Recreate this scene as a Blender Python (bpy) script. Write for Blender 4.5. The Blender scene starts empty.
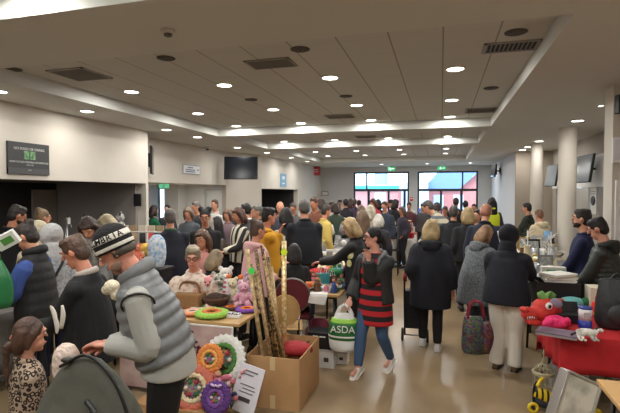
import bpy, bmesh, math, random
from math import sin, cos, pi, radians, hypot, atan, atan2, sqrt
from mathutils import Vector, Matrix
random.seed(7)
SC = bpy.context.scene
COL = SC.collection
V = Vector
# ------------------------------------------------------------------ camera
FPX = 460.0
YAW = atan(131 / FPX); PIT = -atan(13.5 / FPX)
CAM = V((0, 0, 1.95))
cd = bpy.data.cameras.new('camera'); cam = bpy.data.objects.new('camera', cd); COL.objects.link(cam)
cd.sensor_width = 36; cd.lens = FPX / 620 * 36; cd.clip_start = .05; cd.clip_end = 300
cam.location = CAM; cam.rotation_euler = (pi / 2 + PIT, 0, YAW)
SC.camera = cam
# ------------------------------------------------------------------ world and exposure
SC.view_settings.view_transform = 'Standard'; SC.view_settings.look = 'None'
SC.view_settings.gamma = 1; SC.view_settings.use_curve_mapping = False
SC.view_settings.exposure = 0.45
LAMP_W = 16.5
w = bpy.data.worlds.new('world'); SC.world = w; w.use_nodes = True
bg = w.node_tree.nodes['Background']; bg.inputs[0].default_value = (.62, .80, 1, 1); bg.inputs[1].default_value = 4.0
sd = bpy.data.lights.new('sun', 'SUN'); sd.energy = 3.0; sd.angle = .3; sd.color = (1, .96, .9)
so = bpy.data.objects.new('sun', sd); COL.objects.link(so); so.rotation_euler = (radians(52), 0, radians(-35))

# ------------------------------------------------------------------ points of the place seen along a sight line
FW = V((-sin(YAW) * cos(PIT), cos(YAW) * cos(PIT), sin(PIT)))
RT = V((cos(YAW), sin(YAW), 0)); UP = RT.cross(FW)
def ray(u, v): return FW + RT * ((u - 310) / FPX) - UP * ((v - 206.5) / FPX)
def atd(u, v, D): return CAM + ray(u, v) * D
def atz(u, v, z): d = ray(u, v); return CAM + d * ((z - CAM.z) / d.z)
def aty(u, v, y): d = ray(u, v); return CAM + d * (y / d.y)
def atx(u, v, x): d = ray(u, v); return CAM + d * (x / d.x)
def bearing(u): return YAW + atan((310 - u) / FPX)

# ------------------------------------------------------------------ materials
MATS = {}
def lin(c):
    return tuple(((x / 255) / 12.92 if x / 255 <= .04045 else ((x / 255 + .055) / 1.055) ** 2.4) for x in c)
def M(col, rough=.7, metal=0., pat=None, col2=(0, 0, 0), sc=10., bump=0., bsc=60., emit=0., alpha=1., ax=2, th=.5, trans=0., mixn=.5):
    key = (col, rough, metal, pat, col2, sc, bump, bsc, emit, alpha, ax, th, trans, mixn)
    if key in MATS: return MATS[key]
    m = bpy.data.materials.new('mat_%d' % len(MATS)); m.use_nodes = True
    nt = m.node_tree; N = nt.nodes; Lk = nt.links
    b = N['Principled BSDF']
    c1 = lin(col) + (1,); c2 = lin(col2) + (1,)
    b.inputs['Base Color'].default_value = c1
    b.inputs['Roughness'].default_value = rough; b.inputs['Metallic'].default_value = metal
    if trans: b.inputs['Transmission Weight'].default_value = trans
    if alpha < 1: b.inputs['Alpha'].default_value = alpha
    if emit:
        b.inputs['Emission Color'].default_value = c1; b.inputs['Emission Strength'].default_value = emit
    tc = N.new('ShaderNodeTexCoord')
    def math(op, a, bb=None):
        n = N.new('ShaderNodeMath'); n.operation = op
        for i, x in enumerate((a, bb)):
            if x is None: continue
            if isinstance(x, (int, float)): n.inputs[i].default_value = x
            else: Lk.new(x, n.inputs[i])
        return n.outputs[0]
    fac = None
    if pat:
        if pat in ('stripe', 'grid'):
            s = N.new('ShaderNodeSeparateXYZ'); Lk.new(tc.outputs['Object'], s.inputs[0])
            fac = math('LESS_THAN', math('FRACT', math('MULTIPLY', s.outputs[ax], sc)), th)
            if pat == 'grid':
                f2 = math('MULTIPLY', math('LESS_THAN', math('FRACT', math('MULTIPLY', s.outputs[(ax + 1) % 3], sc)), th * .5), .3)
                fac = math('MAXIMUM', fac, f2)
        elif pat == 'noise':
            n = N.new('ShaderNodeTexNoise'); n.inputs['Scale'].default_value = sc; n.inputs['Detail'].default_value = 5
            Lk.new(tc.outputs['Object'], n.inputs['Vector'])
            r = N.new('ShaderNodeMapRange'); r.inputs['From Min'].default_value = mixn - .15; r.inputs['From Max'].default_value = mixn + .15
            Lk.new(n.outputs['Fac'], r.inputs['Value']); fac = r.outputs[0]
        elif pat in ('dots', 'leopard'):
            n = N.new('ShaderNodeTexVoronoi'); n.inputs['Scale'].default_value = sc
            Lk.new(tc.outputs['Object'], n.inputs['Vector'])
            if pat == 'dots': fac = math('LESS_THAN', n.outputs['Distance'], th)
            else:
                fac = math('MULTIPLY', math('LESS_THAN', n.outputs['Distance'], th + .12), math('GREATER_THAN', n.outputs['Distance'], th - .16))
        elif pat == 'multi':
            n = N.new('ShaderNodeTexVoronoi'); n.inputs['Scale'].default_value = sc
            Lk.new(tc.outputs['Object'], n.inputs['Vector'])
            hs = N.new('ShaderNodeMix'); hs.data_type = 'RGBA'; hs.inputs[0].default_value = mixn; hs.inputs[6].default_value = c1
            Lk.new(n.outputs['Color'], hs.inputs[7]); Lk.new(hs.outputs[2], b.inputs['Base Color'])
        elif pat == 'wood':
            mp = N.new('ShaderNodeMapping'); mp.inputs['Scale'].default_value = (1, 12, 12); Lk.new(tc.outputs['Object'], mp.inputs[0])
            n = N.new('ShaderNodeTexNoise'); n.inputs['Scale'].default_value = sc; n.inputs['Detail'].default_value = 6
            Lk.new(mp.outputs[0], n.inputs['Vector']); fac = n.outputs['Fac']
        elif pat == 'brick':
            n = N.new('ShaderNodeTexBrick'); n.inputs['Scale'].default_value = sc
            mp = N.new('ShaderNodeMapping'); mp.inputs['Rotation'].default_value = (pi / 2, 0, 0)
            Lk.new(tc.outputs['Object'], mp.inputs[0]); Lk.new(mp.outputs[0], n.inputs['Vector'])
            n.inputs['Color1'].default_value = c1; n.inputs['Color2'].default_value = c1; n.inputs['Mortar'].default_value = c2
            Lk.new(n.outputs['Color'], b.inputs['Base Color'])
        if fac is not None:
            mx = N.new('ShaderNodeMix'); mx.data_type = 'RGBA'; mx.inputs[6].default_value = c1; mx.inputs[7].default_value = c2
            Lk.new(fac, mx.inputs[0]); Lk.new(mx.outputs[2], b.inputs['Base Color'])
    if bump:
        n = N.new('ShaderNodeTexNoise'); n.inputs['Scale'].default_value = bsc; n.inputs['Detail'].default_value = 4
        Lk.new(tc.outputs['Object'], n.inputs['Vector'])
        bp = N.new('ShaderNodeBump'); bp.inputs['Strength'].default_value = bump; bp.inputs['Distance'].default_value = .02
        Lk.new(n.outputs['Fac'], bp.inputs['Height']); Lk.new(bp.outputs[0], b.inputs['Normal'])
    MATS[key] = m
    return m

# ------------------------------------------------------------------ mesh builder
class MB:
    def __init__(s): s.v = []; s.f = []
    def add(s, vs, fs):
        o = len(s.v); s.v += [V(p) for p in vs]; s.f += [tuple(i + o for i in f) for f in fs]; return s
    def box(s, c, d, rz=0, rx=0, ry=0):
        x, y, z = d[0] / 2, d[1] / 2, d[2] / 2
        R = Matrix.Rotation(rz, 3, 'Z') @ Matrix.Rotation(rx, 3, 'X') @ Matrix.Rotation(ry, 3, 'Y')
        vs = [V(c) + R @ V((i * x, j * y, k * z)) for i in (-1, 1) for j in (-1, 1) for k in (-1, 1)]
        return s.add(vs, [(0, 1, 3, 2), (4, 6, 7, 5), (0, 4, 5, 1), (2, 3, 7, 6), (0, 2, 6, 4), (1, 5, 7, 3)])
    def bb(s, a, b):
        return s.box([(a[i] + b[i]) / 2 for i in range(3)], [abs(b[i] - a[i]) for i in range(3)])
    def loft(s, rings):
        o = len(s.v); n = len(rings[0])
        for r in rings: s.v += [V(p) for p in r]
        for i in range(len(rings) - 1):
            for j in range(n):
                a = o + i * n + j; b = o + i * n + (j + 1) % n
                s.f.append((a, b, b + n, a + n))
        s.f.append(tuple(o + j for j in reversed(range(n)))); s.f.append(tuple(o + (len(rings) - 1) * n + j for j in range(n)))
        return s
    def tube(s, pts, rad, n=None, seg=12, ref=(1, 0, 0), quilt=None, arc=None, cap=True, wob=None):
        pts = [V(p) for p in pts]; rad = [(r, r) if isinstance(r, (int, float)) else r for r in rad]
        if len(rad) == 1: rad = rad * len(pts)
        if n is None: n = max(2, 4 * (len(pts) - 1)) if len(pts) > 2 else 1
        P, Rr = [], []
        K = len(pts) - 1
        for i in range(n + 1):
            t = i / n * K; k = min(int(t), K - 1); f = t - k
            def cr(g):
                a = g(max(k - 1, 0)); b = g(k); c = g(k + 1); d = g(min(k + 2, K))
                return b + .5 * f * ((c - a) + f * ((2 * a - 5 * b + 4 * c - d) + f * (3 * (b - c) + d - a)))
            P.append(cr(lambda q: pts[q])); Rr.append((abs(cr(lambda q: rad[q][0])), abs(cr(lambda q: rad[q][1]))))
        rings = []
        ref = V(ref)
        for i in range(n + 1):
            tg = (P[min(i + 1, n)] - P[max(i - 1, 0)]).normalized()
            sd_ = ref - tg * ref.dot(tg)
            if sd_.length < .05: sd_ = V((0, 1, 0)) - tg * tg.y
            sd_.normalize(); ot = tg.cross(sd_)
            rx, ry = Rr[i]
            if quilt:
                q = 1 + quilt[1] * (abs(sin(i / n * quilt[0] * pi)) - .6); rx *= q; ry *= q
            ring = []
            if arc:      # band-shaped section, open towards +ot ; arc = (half gap angle, thickness)
                m_ = seg
                for j in range(m_ + 1):
                    a = pi / 2 + arc[0] + (2 * pi - 2 * arc[0]) * j / m_
                    ring.append(P[i] + sd_ * cos(a) * rx + ot * sin(a) * ry)
                for j in range(m_, -1, -1):
                    a = pi / 2 + arc[0] + (2 * pi - 2 * arc[0]) * j / m_
                    ring.append(P[i] + sd_ * cos(a) * (rx - arc[1]) + ot * sin(a) * (ry - arc[1]))
            else:
                for j in range(seg):
                    a = 2 * pi * j / seg
                    k_ = 1
                    if wob: k_ = 1 + wob[0] * sin(wob[1] * a + i * .3) * (i / n)
                    ring.append(P[i] + sd_ * cos(a) * rx * k_ + ot * sin(a) * ry * k_)
            rings.append(ring)
        return s.loft(rings)
    def ell(s, c, r, B=None, seg=14, rings=9):
        if isinstance(r, (int, float)): r = (r, r, r)
        B = B or Matrix.Identity(3); c = V(c); o = len(s.v)
        s.v.append(c + B @ V((0, 0, -r[2])))
        for i in range(1, rings):
            ph = -pi / 2 + pi * i / rings
            for j in range(seg):
                a = 2 * pi * j / seg
                s.v.append(c + B @ V((r[0] * cos(ph) * cos(a), r[1] * cos(ph) * sin(a), r[2] * sin(ph))))
        s.v.append(c + B @ V((0, 0, r[2]))); e = len(s.v) - 1
        for j in range(seg):
            s.f.append((o, o + 1 + (j + 1) % seg, o + 1 + j))
            t = o + 1 + (rings - 2) * seg
            s.f.append((e, t + j, t + (j + 1) % seg))
            for i in range(rings - 2):
                a = o + 1 + i * seg + j; b = o + 1 + i * seg + (j + 1) % seg
                s.f.append((a, b, b + seg, a + seg))
        return s
    def lathe(s, prof, c=(0, 0, 0), seg=20, B=None):
        B = B or Matrix.Identity(3); c = V(c)
        return s.loft([[c + B @ V((r * cos(2 * pi * j / seg), r * sin(2 * pi * j / seg), z)) for j in range(seg)] for r, z in prof])
    def torus(s, c, R, r, B=None, seg=28, ss=8, sq=1., nb=0, amp=0.):
        B = B or Matrix.Identity(3); c = V(c); o = len(s.v)
        for i in range(seg):
            a = 2 * pi * i / seg; k = 1 + amp * sin(nb * a)
            for j in range(ss):
                b = 2 * pi * j / ss
                s.v.append(c + B @ V(((R + r * k * cos(b)) * cos(a), (R + r * k * cos(b)) * sin(a), r * sq * sin(b))))
        for i in range(seg):
            for j in range(ss):
                a = o + i * ss + j; b = o + i * ss + (j + 1) % ss
                c_ = o + ((i + 1) % seg) * ss + j; d = o + ((i + 1) % seg) * ss + (j + 1) % ss
                s.f.append((a, c_, d, b))
        return s
    def xf(s, Mx):
        s.v = [Mx @ p for p in s.v]; return s
    def build(s, name, mat, parent=None, loc=None, rz=0, smooth=True, bev=0., vox=0., sm=0):
        me = bpy.data.meshes.new(name); me.from_pydata([tuple(p) for p in s.v], [], s.f)
        bm_ = bmesh.new(); bm_.from_mesh(me); bmesh.ops.recalc_face_normals(bm_, faces=bm_.faces); bm_.to_mesh(me); bm_.free()
        o = bpy.data.objects.new(name, me); COL.objects.link(o)
        me.materials.append(mat)
        if smooth:
            for p in me.polygons: p.use_smooth = True
        if parent: o.parent = parent
        if loc is not None: o.location = loc
        if rz: o.rotation_euler = (0, 0, rz)
        if bev:
            m = o.modifiers.new('bevel', 'BEVEL'); m.width = bev; m.segments = 2; m.limit_method = 'ANGLE'
            m.harden_normals = True
        if vox:
            m = o.modifiers.new('remesh', 'REMESH'); m.mode = 'VOXEL'; m.voxel_size = vox; m.use_smooth_shade = True
            if sm:
                m = o.modifiers.new('smooth', 'SMOOTH'); m.iterations = sm; m.factor = .5
        return o

LABELS = {}
def tag(o, label, cat, group=None, kind=None):
    o['label'] = label; o['category'] = cat
    if group: o['group'] = group
    if kind: o['kind'] = kind
    LABELS.setdefault(label, []).append(o)
    return o
def thing(name, label, cat, loc=(0, 0, 0), rz=0, group=None):
    o = bpy.data.objects.new(name, None); COL.objects.link(o); o.empty_display_size = .1
    o.location = loc; o.rotation_euler = (0, 0, rz)
    return tag(o, label, cat, group)
def struct(name, mb, mat, parent=None, smooth=False, bev=0.):
    o = mb.build(name, mat, parent, smooth=smooth, bev=bev)
    if not parent: o['kind'] = 'structure'
    return o
def textmesh(s, size, name, mat, parent, loc, rot, ext=.001, align='CENTER', shear=0):
    c = bpy.data.curves.new(name, 'FONT'); c.body = s; c.size = size; c.extrude = ext; c.align_x = align; c.align_y = 'CENTER'; c.shear = shear
    t = bpy.data.objects.new(name, c); COL.objects.link(t)
    bpy.context.view_layer.update()
    me = bpy.data.meshes.new_from_object(t.evaluated_get(bpy.context.evaluated_depsgraph_get()))
    bpy.data.objects.remove(t)
    o = bpy.data.objects.new(name, me); COL.objects.link(o); me.materials.clear(); me.materials.append(mat)
    o.parent = parent; o.location = loc; o.rotation_euler = rot
    return o

exec_order = []
# ------------------------------------------------------------------ the room
ZL, ZC = 3.25, 3.42
wallm = M((206, 199, 188), .85, pat='noise', col2=(200, 193, 182), sc=1.5)
whitem = M((226, 224, 220), .6)
ceilm = M((200, 200, 194), .9)
tilem = M((194, 194, 188), .9, pat='grid', col2=(142, 140, 134), sc=1 / .49, th=.03, ax=0)
darkm = M((34, 32, 31), .6); blackm = M((16, 16, 17), .5); steelm = M((150, 150, 150), .35, metal=.9)
framem = M((52, 56, 62), .4, metal=.4)
floorm = M((150, 128, 98), .28, pat='noise', col2=(124, 104, 78), sc=.9, bump=.01, bsc=3.)
nb = floorm.node_tree.nodes['Principled BSDF']
nb.inputs['Specular IOR Level'].default_value = .6

m = MB(); m.bb((-10, -3, -.2), (4.2, 23.4, 0)); struct('floor', m, floorm)
# ceiling: lower slab with four raised coffers
CX0, CX1 = -4.93, .92
COF = [(-2.5, 2.72), (3.78, 9.6), (10.25, 12.75), (13.5, 19.1)]
m = MB()
m.bb((-10, -3, ZL), (CX0, 23.4, 3.6)); m.bb((CX1, -3, ZL), (4.2, 23.4, 3.6))
y0 = -3
for a, b in COF:
    m.bb((CX0, y0, ZL), (CX1, a, 3.6)); y0 = b
m.bb((CX0, y0, ZL), (CX1, 23.4, 3.6))
struct('ceiling', m, ceilm)
for i, (a, b) in enumerate(COF):
    m = MB(); m.bb((CX0, a, ZC), (CX1, b, 3.6))
    struct('ceiling_coffer_%d' % (i + 1), m, tilem)

LX = -5.95
# left wall: header over the first bar, end pier
m = MB()
m.bb((LX - .2, -3, 2.15), (LX, 8.42, ZL)); m.bb((LX - .2, 8.34, 0), (LX, 8.42, 2.15)); m.bb((LX - .2, -3, 0), (LX, .8, 2.15))
m.bb((-6.75, 8.36, 2.15), (LX - .2, 8.42, ZL))
m.bb((-6.75, 8.42, 2.2), (-6.55, 13.3, ZL))                       # header over lobby
m.bb((-5.95 - .2, 14.8, 2.1), (-5.95, 19.0, ZL)); m.bb((-6.15, 19.0, 0), (-5.95, 23.3, ZL))   # header over second bar and end
struct('wall_left', m, wallm)
# slanted piece carrying the television
p0 = V((-6.55, 13.3, 0)); p1 = V((-5.95, 14.8, 0))
m = MB()
dd = (p1 - p0); nn = V((dd.y, -dd.x, 0)).normalized() * -.2
m.add([p0, p1, p1 + nn, p0 + nn] + [q + V((0, 0, ZL)) for q in (p0, p1, p1 + nn, p0 + nn)],
      [(0, 1, 2, 3), (4, 5, 6, 7), (0, 1, 5, 4), (1, 2, 6, 5), (2, 3, 7, 6), (3, 0, 4, 7)])
struct('wall_angled', m, wallm)
# bar recess one
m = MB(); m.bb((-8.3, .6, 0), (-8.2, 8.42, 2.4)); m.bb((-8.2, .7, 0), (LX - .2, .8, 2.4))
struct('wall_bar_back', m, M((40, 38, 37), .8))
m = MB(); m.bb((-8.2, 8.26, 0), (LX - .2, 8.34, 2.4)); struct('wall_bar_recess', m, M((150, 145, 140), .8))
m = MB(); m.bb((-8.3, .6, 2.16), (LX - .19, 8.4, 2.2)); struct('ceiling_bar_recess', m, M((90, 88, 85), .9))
ya_, yb_ = atx(31, 193, -8.2).y, atx(55, 193, -8.2).y
m = MB(); m.bb((-8.2, ya_, .0), (-8.15, yb_, 2.02)); t = struct('door_3', m, M((150, 140, 130), .6), bev=.005)
m = MB(); m.bb((-8.15, ya_ + .06, 1.0), (-8.12, ya_ + .1, 1.3)); m.build('door_handle', steelm, t)
# lobby behind header two
m = MB()
ye = 14.6
def XX(u): return aty(u, 193, ye).x
xa, xb = XX(143), XX(171)
m.bb((-10, ye, 0), (xa, ye + .15, 2.4)); m.bb((xb, ye, 0), (-6.6, ye + .15, 2.4)); m.bb((xa, ye, 2.18), (xb, ye + .15, 2.4))
m.bb((-10, 8.4, 0), (-9.9, ye, 2.4)); m.bb((-10, 8.42, 0), (LX - .2, 8.5, 2.4))
struct('wall_lobby', m, whitem)
m = MB(); m.bb((-10, 8.42, 2.22), (-6.56, ye + .1, 2.3)); struct('ceiling_lobby', m, M((225, 222, 216), .9))
m = MB(); m.bb((XX(173), ye - .55, 0), (XX(173) + .55, ye, 2.22)); struct('wall_lobby_pier', m, whitem)
# glazed entrance
def window(n, x0, x1, z0, z1, y, bars, hbars, fw=.07, nm='window', dep=.1):
    m = MB()
    m.bb((x0, y, z0), (x0 + fw, y + dep, z1)); m.bb((x1 - fw, y, z0), (x1, y + dep, z1))
    m.bb((x0 + fw, y, z1 - fw), (x1 - fw, y + dep, z1)); m.bb((x0 + fw, y, z0), (x1 - fw, y + dep, z0 + fw))
    t = struct('%s_%d' % (nm, n), m, framem, bev=.004)
    for (xc, a, b, wd) in bars:
        m = MB(); m.bb((xc - wd / 2, y + .01, a), (xc + wd / 2, y + dep - .01, b)); m.build('mullion', framem, t, smooth=False)
    for (zc, a, b, wd) in hbars:
        m = MB(); m.bb((a, y + .012, zc - wd / 2), (b, y + dep - .012, zc + wd / 2)); m.build('transom', framem, t, smooth=False)
    g = MB(); g.bb((x0 + fw, y + dep / 2 - .004, z0 + fw), (x1 - fw, y + dep / 2 + .004, z1 - fw))
    gm = bpy.data.materials.get('glass')
    if not gm:
        gm = bpy.data.materials.new('glass'); gm.use_nodes = True; nt = gm.node_tree
        nt.nodes.remove(nt.nodes['Principled BSDF'])
        tr = nt.nodes.new('ShaderNodeBsdfTransparent'); tr.inputs[0].default_value = (.9, .95, .97, 1)
        gl = nt.nodes.new('ShaderNodeBsdfGlossy'); gl.inputs['Roughness'].default_value = .02
        mx = nt.nodes.new('ShaderNodeMixShader'); mx.inputs[0].default_value = .07
        nt.links.new(tr.outputs[0], mx.inputs[1]); nt.links.new(gl.outputs[0], mx.inputs[2])
        nt.links.new(mx.outputs[0], nt.nodes['Material Output'].inputs[0])
    g.build('pane', gm, t, smooth=False)
    return t
window(3, xa, xb, 0, 2.18, ye + .02, [((xa + xb) / 2, .07, 2.11, .12)], [], fw=.09)
# white internal door in the lobby
def door(n, x0, x1, z1, y, col=(214, 212, 208)):
    m = MB(); m.bb((x0, y - .04, 0), (x1, y, z1)); t = struct('door_%d' % n, m, M(col, .5), bev=.004)
    m = MB(); fm = M((190, 188, 184), .5)
    m.bb((x0 - .07, y - .06, 0), (x0, y, z1 + .07)); m.bb((x1, y - .06, 0), (x1 + .07, y, z1 + .07)); m.bb((x0, y - .06, z1), (x1, y, z1 + .07))
    m.build('door_frame', fm, t, smooth=False)
    m = MB(); m.tube([(x0 + .1, y - .04, 1.02), (x0 + .1, y - .09, 1.02), (x0 + .22, y - .09, 1.02)], [.012]); m.build('door_handle', steelm, t)
door(1, XX(207), XX(223), 2.03, ye)
# second bar recess
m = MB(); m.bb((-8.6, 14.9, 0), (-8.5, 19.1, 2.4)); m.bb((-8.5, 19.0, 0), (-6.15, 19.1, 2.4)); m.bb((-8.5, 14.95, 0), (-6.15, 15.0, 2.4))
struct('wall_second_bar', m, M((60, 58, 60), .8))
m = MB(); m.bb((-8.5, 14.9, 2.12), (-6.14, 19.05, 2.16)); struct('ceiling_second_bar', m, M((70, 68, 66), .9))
# far wall with two big windows
YF = 23.0
def XF(u): return aty(u, 193, YF).x
def ZF(u, v): return aty(u, v, YF).z
w1a, w1b, w2a, w2b = XF(353.5), XF(409), XF(417.5), XF(478)
zh = ZF(415, 171.5)
m = MB()
m.bb((-6.2, YF, 0), (w1a, YF + .3, ZL)); m.bb((w1b, YF, 0), (w2a, YF + .3, zh)); m.bb((w2b, YF, 0), (2.6, YF + .3, ZL)); m.bb((w1a, YF, zh), (w2b, YF + .3, ZL))
struct('wall_far', m, M((196, 196, 196), .85))
ztr = ZF(415, 190)
a = window(1, w1a, w1b, 0, zh, YF + .03, [(XF(366.5), ztr, zh, .07), (XF(368.5), 0, ztr, .12), (XF(388.5), 0, ztr, .1), (XF(404.5), 0, ztr, .12)], [(ztr, w1a, w1b, .12)], fw=.08)
b = window(2, w2a, w2b, 0, zh, YF + .03, [(XF(462.5), ztr, zh, .07), (XF(441), 0, ztr, .1), (XF(461.5), 0, ztr, .12)], [(ztr, w2a, w2b, .12)], fw=.08)
# right hand walls
RX = 3.3
m = MB(); m.bb((2.25, 15.8, 0), (2.45, 23.3, ZL)); struct('wall_right_far', m, M((206, 208, 212), .85))
m = MB(); m.bb((2.25, 15.7, 0), (3.6, 15.8, ZL)); struct('wall_return', m, M((160, 148, 134), .85))
m = MB(); m.bb((RX, 6.4, 2.76), (RX + .3, 15.7, ZL)); m.bb((RX, 6.4, 0), (RX + .3, 9.3, 2.76)); m.bb((RX, 15.2, 0), (RX + .3, 15.7, 2.76))
m.bb((4.1, 9.3, 0), (4.2, 15.7, 2.76)); m.bb((RX, 11.35, 0), (RX + .3, 11.9, 2.08)); m.bb((RX, 9.2, 0), (4.2, 9.3, 2.76)); m.bb((RX, 13.2, 0), (RX + .3, 13.5, 2.08))
struct('wall_right', m, M((168, 160, 150), .85))
m = MB(); m.bb((RX - .12, 9.3, 2.08), (RX - .01, 15.2, 2.76)); struct('trim_fascia', m, whitem, bev=.006)
m = MB(); m.bb((1.97, 6.3, 0), (3.6, 6.6, ZL)); m.bb((3.35, -3, 0), (3.6, 6.3, ZL)); struct('wall_near_right', m, wallm)
m = MB(); m.bb((-6.2, -3.2, 0), (3.6, -3, ZL)); struct('wall_back', m, wallm)
# round pillars
for k, (y, r) in enumerate(((10.3, .165), (13.4, .15))):
    m = MB(); m.lathe([(r, 0), (r, ZL)], (2.43, y, 0), seg=32); m.lathe([(r + .012, 0), (r + .012, .12)], (2.43, y, 0), seg=32)
    o = struct('pillar_%d' % (k + 1), m, M((214, 206, 194), .7), smooth=True)
    md = o.modifiers.new('e', 'EDGE_SPLIT')
# skirting on visible bits
m = MB(); m.bb((2.25, 15.68, 0), (RX, 15.7, .12)); m.bb((1.97, 6.28, 0), (3.3, 6.3, .12)); struct('baseboard_right', m, whitem)

# ---------------- outdoors
m = MB(); m.bb((-60, 23.4, -.3), (60, 120, -.05)); m.bb((-60, 14.9, -.3), (-10.1, 23.4, -.05)); struct('ground_outside', m, M((170, 172, 176), .9, pat='noise', col2=(150, 152, 158), sc=.5))
b_ = thing('brick_building', 'red brick building with a blue grey pitched roof across the street', 'building', (0, 40, 0))
BR = M((196, 112, 108), .9, pat='brick', col2=(200, 160, 150), sc=3)
m = MB(); m.bb((-1.0, 0, 0), (9, 8, 2.3)); m.loft([[(1.1, y, 2.3), (9, y, 2.3), (9, y, 5.2), (4.2, y, 5.2)] for y in (0, 8)]); m.build('wall', BR, b_, smooth=False)
m = MB(); m.loft([[(-1.5, y, 2.25), (1.4, y, 2.25), (4.6, y, 5.2), (1.0, y, 5.2)] for y in (-.4, -.1)]); m.build('roof', M((120, 146, 186), .7), b_, smooth=False)
for x, z in ((-.2, 1.2), (1.4, 1.2), (3.2, 1.2)):
    MB().box((x, -.03, z), (.8, .06, 1.2)).build('window', M((200, 215, 235), .3), b_, smooth=False)
b_ = thing('gabled_house', 'white gabled house left of the red brick building', 'building', (0.1, 35.8, 0))
m = MB(); m.loft([[(-3.0, y, 0), (-1.1, y, 0), (-1.1, y, 2.6), (-1.6, y, 3.7), (-2.2, y, 2.9), (-3.0, y, 2.6)] for y in (0, 3.4)]); m.build('wall', M((190, 206, 228), .9), b_, smooth=False)
MB().box((-1.6, -.03, 2.4), (.4, .06, .7)).build('window', M((240, 244, 250), .3), b_, smooth=False)
b_ = thing('shop_building', 'low pinkish brick shop with a thin teal fascia outside the left window', 'building', (-8.5, 42, 0))
m = MB(); m.bb((-6, 0, 0), (4.8, 6, 2.3)); m.build('wall', M((206, 128, 124), .9, pat='brick', col2=(210, 180, 176), sc=3), b_, smooth=False)
m = MB(); m.bb((-6.1, -.3, 2.25), (4.9, -.05, 2.6)); m.build('fascia', M((70, 176, 176), .6), b_, smooth=False)
m = MB(); m.bb((-6.2, 0, 2.6), (5.0, 6, 2.7)); m.build('roof', M((215, 220, 225), .6), b_, smooth=False)
for x in (-4.8, -1.6, .4, 3.2):
    m = MB(); m.bb((x - .5, -.05, .2), (x + .5, 0, 2.0)); m.build('window', M((200, 225, 245), .3), b_, smooth=False)
m = MB(); m.bb((2.4, 2, 2.7), (3.4, 4, 4.2)); m.build('chimney', M((150, 170, 190), .8), b_, smooth=False)
b_ = thing('house', 'white rendered house outside the left entrance doors', 'building', (-22, 30, 0))
m = MB(); m.bb((-6, 0, 0), (6, 8, 5)); m.build('wall', M((220, 225, 232), .9), b_, smooth=False)
m = MB(); m.add([(-6.3, -.3, 5), (6.3, -.3, 5), (6.3, 8.3, 5), (-6.3, 8.3, 5), (-6.3, 4, 8), (6.3, 4, 8)], [(0, 1, 2, 3), (0, 4, 5, 1), (2, 5, 4, 3), (0, 3, 4), (1, 5, 2)]); m.build('roof', M((120, 120, 130), .8), b_, smooth=False)
for x in (-3.5, 0, 3.5):
    for z in (1.3, 3.6):
        m = MB(); m.bb((x - .6, -.05, z - .6), (x + .6, 0, z + .6)); m.build('window', M((90, 105, 125), .3), b_, smooth=False)

# ------------------------------------------------------------------ ceiling lamps
def downlight(x, y, z, where, power=1., r=.095):
    t = thing('ceiling_light', where, 'ceiling light', (x, y, z), 0, 'round recessed downlights in the ceiling')
    m = MB(); m.torus((0, 0, -.006), r + .012, .012, sq=.5); m.build('trim_ring', whitem, t)
    m = MB(); m.lathe([(r, -.004), (r, -.001)], seg=24); m.build('diffuser', M((255, 250, 240), .5, emit=9.), t, smooth=False)
    l = bpy.data.lights.new('lamp', 'AREA'); l.shape = 'DISK'; l.size = r * 1.9; l.energy = LAMP_W * power; l.color = (1, .985, .94)
    lo = bpy.data.objects.new('lamp', l); COL.objects.link(lo); lo.parent = t; lo.location = (0, 0, -.012)
colw = {-4.33: 'leftmost', -2.85: 'second', -1.37: 'third', .15: 'rightmost'}
for ri, y in enumerate((5.75, 7.65, 9.3, 12.5, 15.9, 17.8)):
    for x in colw:
        downlight(x, y, ZC, '%s white round downlight in the %s row of the raised ceiling' % (colw[x].capitalize(), ('nearest', 'second', 'third', 'fourth', 'fifth', 'sixth')[ri]))
for x in (-4.33, -2.85, -1.37, .15):
    for y in (.3, 2.45):
        downlight(x, y, ZC, '%s white downlight %s in the ceiling bay over the viewpoint' % (colw[x].capitalize(), 'behind' if y < 1 else 'nearer'))
for x, y, n in ((-5.45, 4.6, 'near left end of the photo'), (-5.42, 6.1, 'above the black notice board'), (-5.42, 8.3, 'by the end of the bar wall'), (-5.45, 9.6, 'by the ceiling camera'), (-5.6, 12.1, 'left of the large television'), (-5.4, 13.9, 'right above the large television'), (-5.3, 16.1, 'over the second bar'), (-5.3, 18.2, 'at the far end of the second bar'),
                (2.35, 9.3, 'in front of the nearest pillar'), (2.35, 12.7, 'beyond the nearest pillar'), (2.35, 14.2, 'beside the far pillar'), (2.35, 15.1, 'by the beige return wall'), (atz(601, 105.5, ZL).x, atz(601, 105.5, ZL).y, 'on the near right wall corner'), (2.6, 3.2, 'added out of view over the red cloth stall'), (2.4, 1.5, 'right of the viewpoint')):  # lamp over the red cloth stall added out of view for the stallholders
    downlight(x, y, ZL, 'white round downlight in the low ceiling ' + n, r=.035 if 'corner' in n else .095, power=.2 if 'corner' in n else (.42 if x < 0 else .6))
for x, y, n in ((-2.6, 21, 'left of the far doors'), (-.6, 21, 'before the far windows'), (1.2, 21, 'right of the far windows')):
    downlight(x, y, ZL, 'white round downlight in the low ceiling ' + n, power=.8)
for x, y in ((-7.6, 10), (-7.6, 12.4), (-7.6, 13.6)):
    downlight(x, y, 2.22, 'white round downlight in the lobby ceiling' + (' by the glass doors' if y > 13 else ' nearest' if y < 11 else ' middle'), power=.35)
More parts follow.
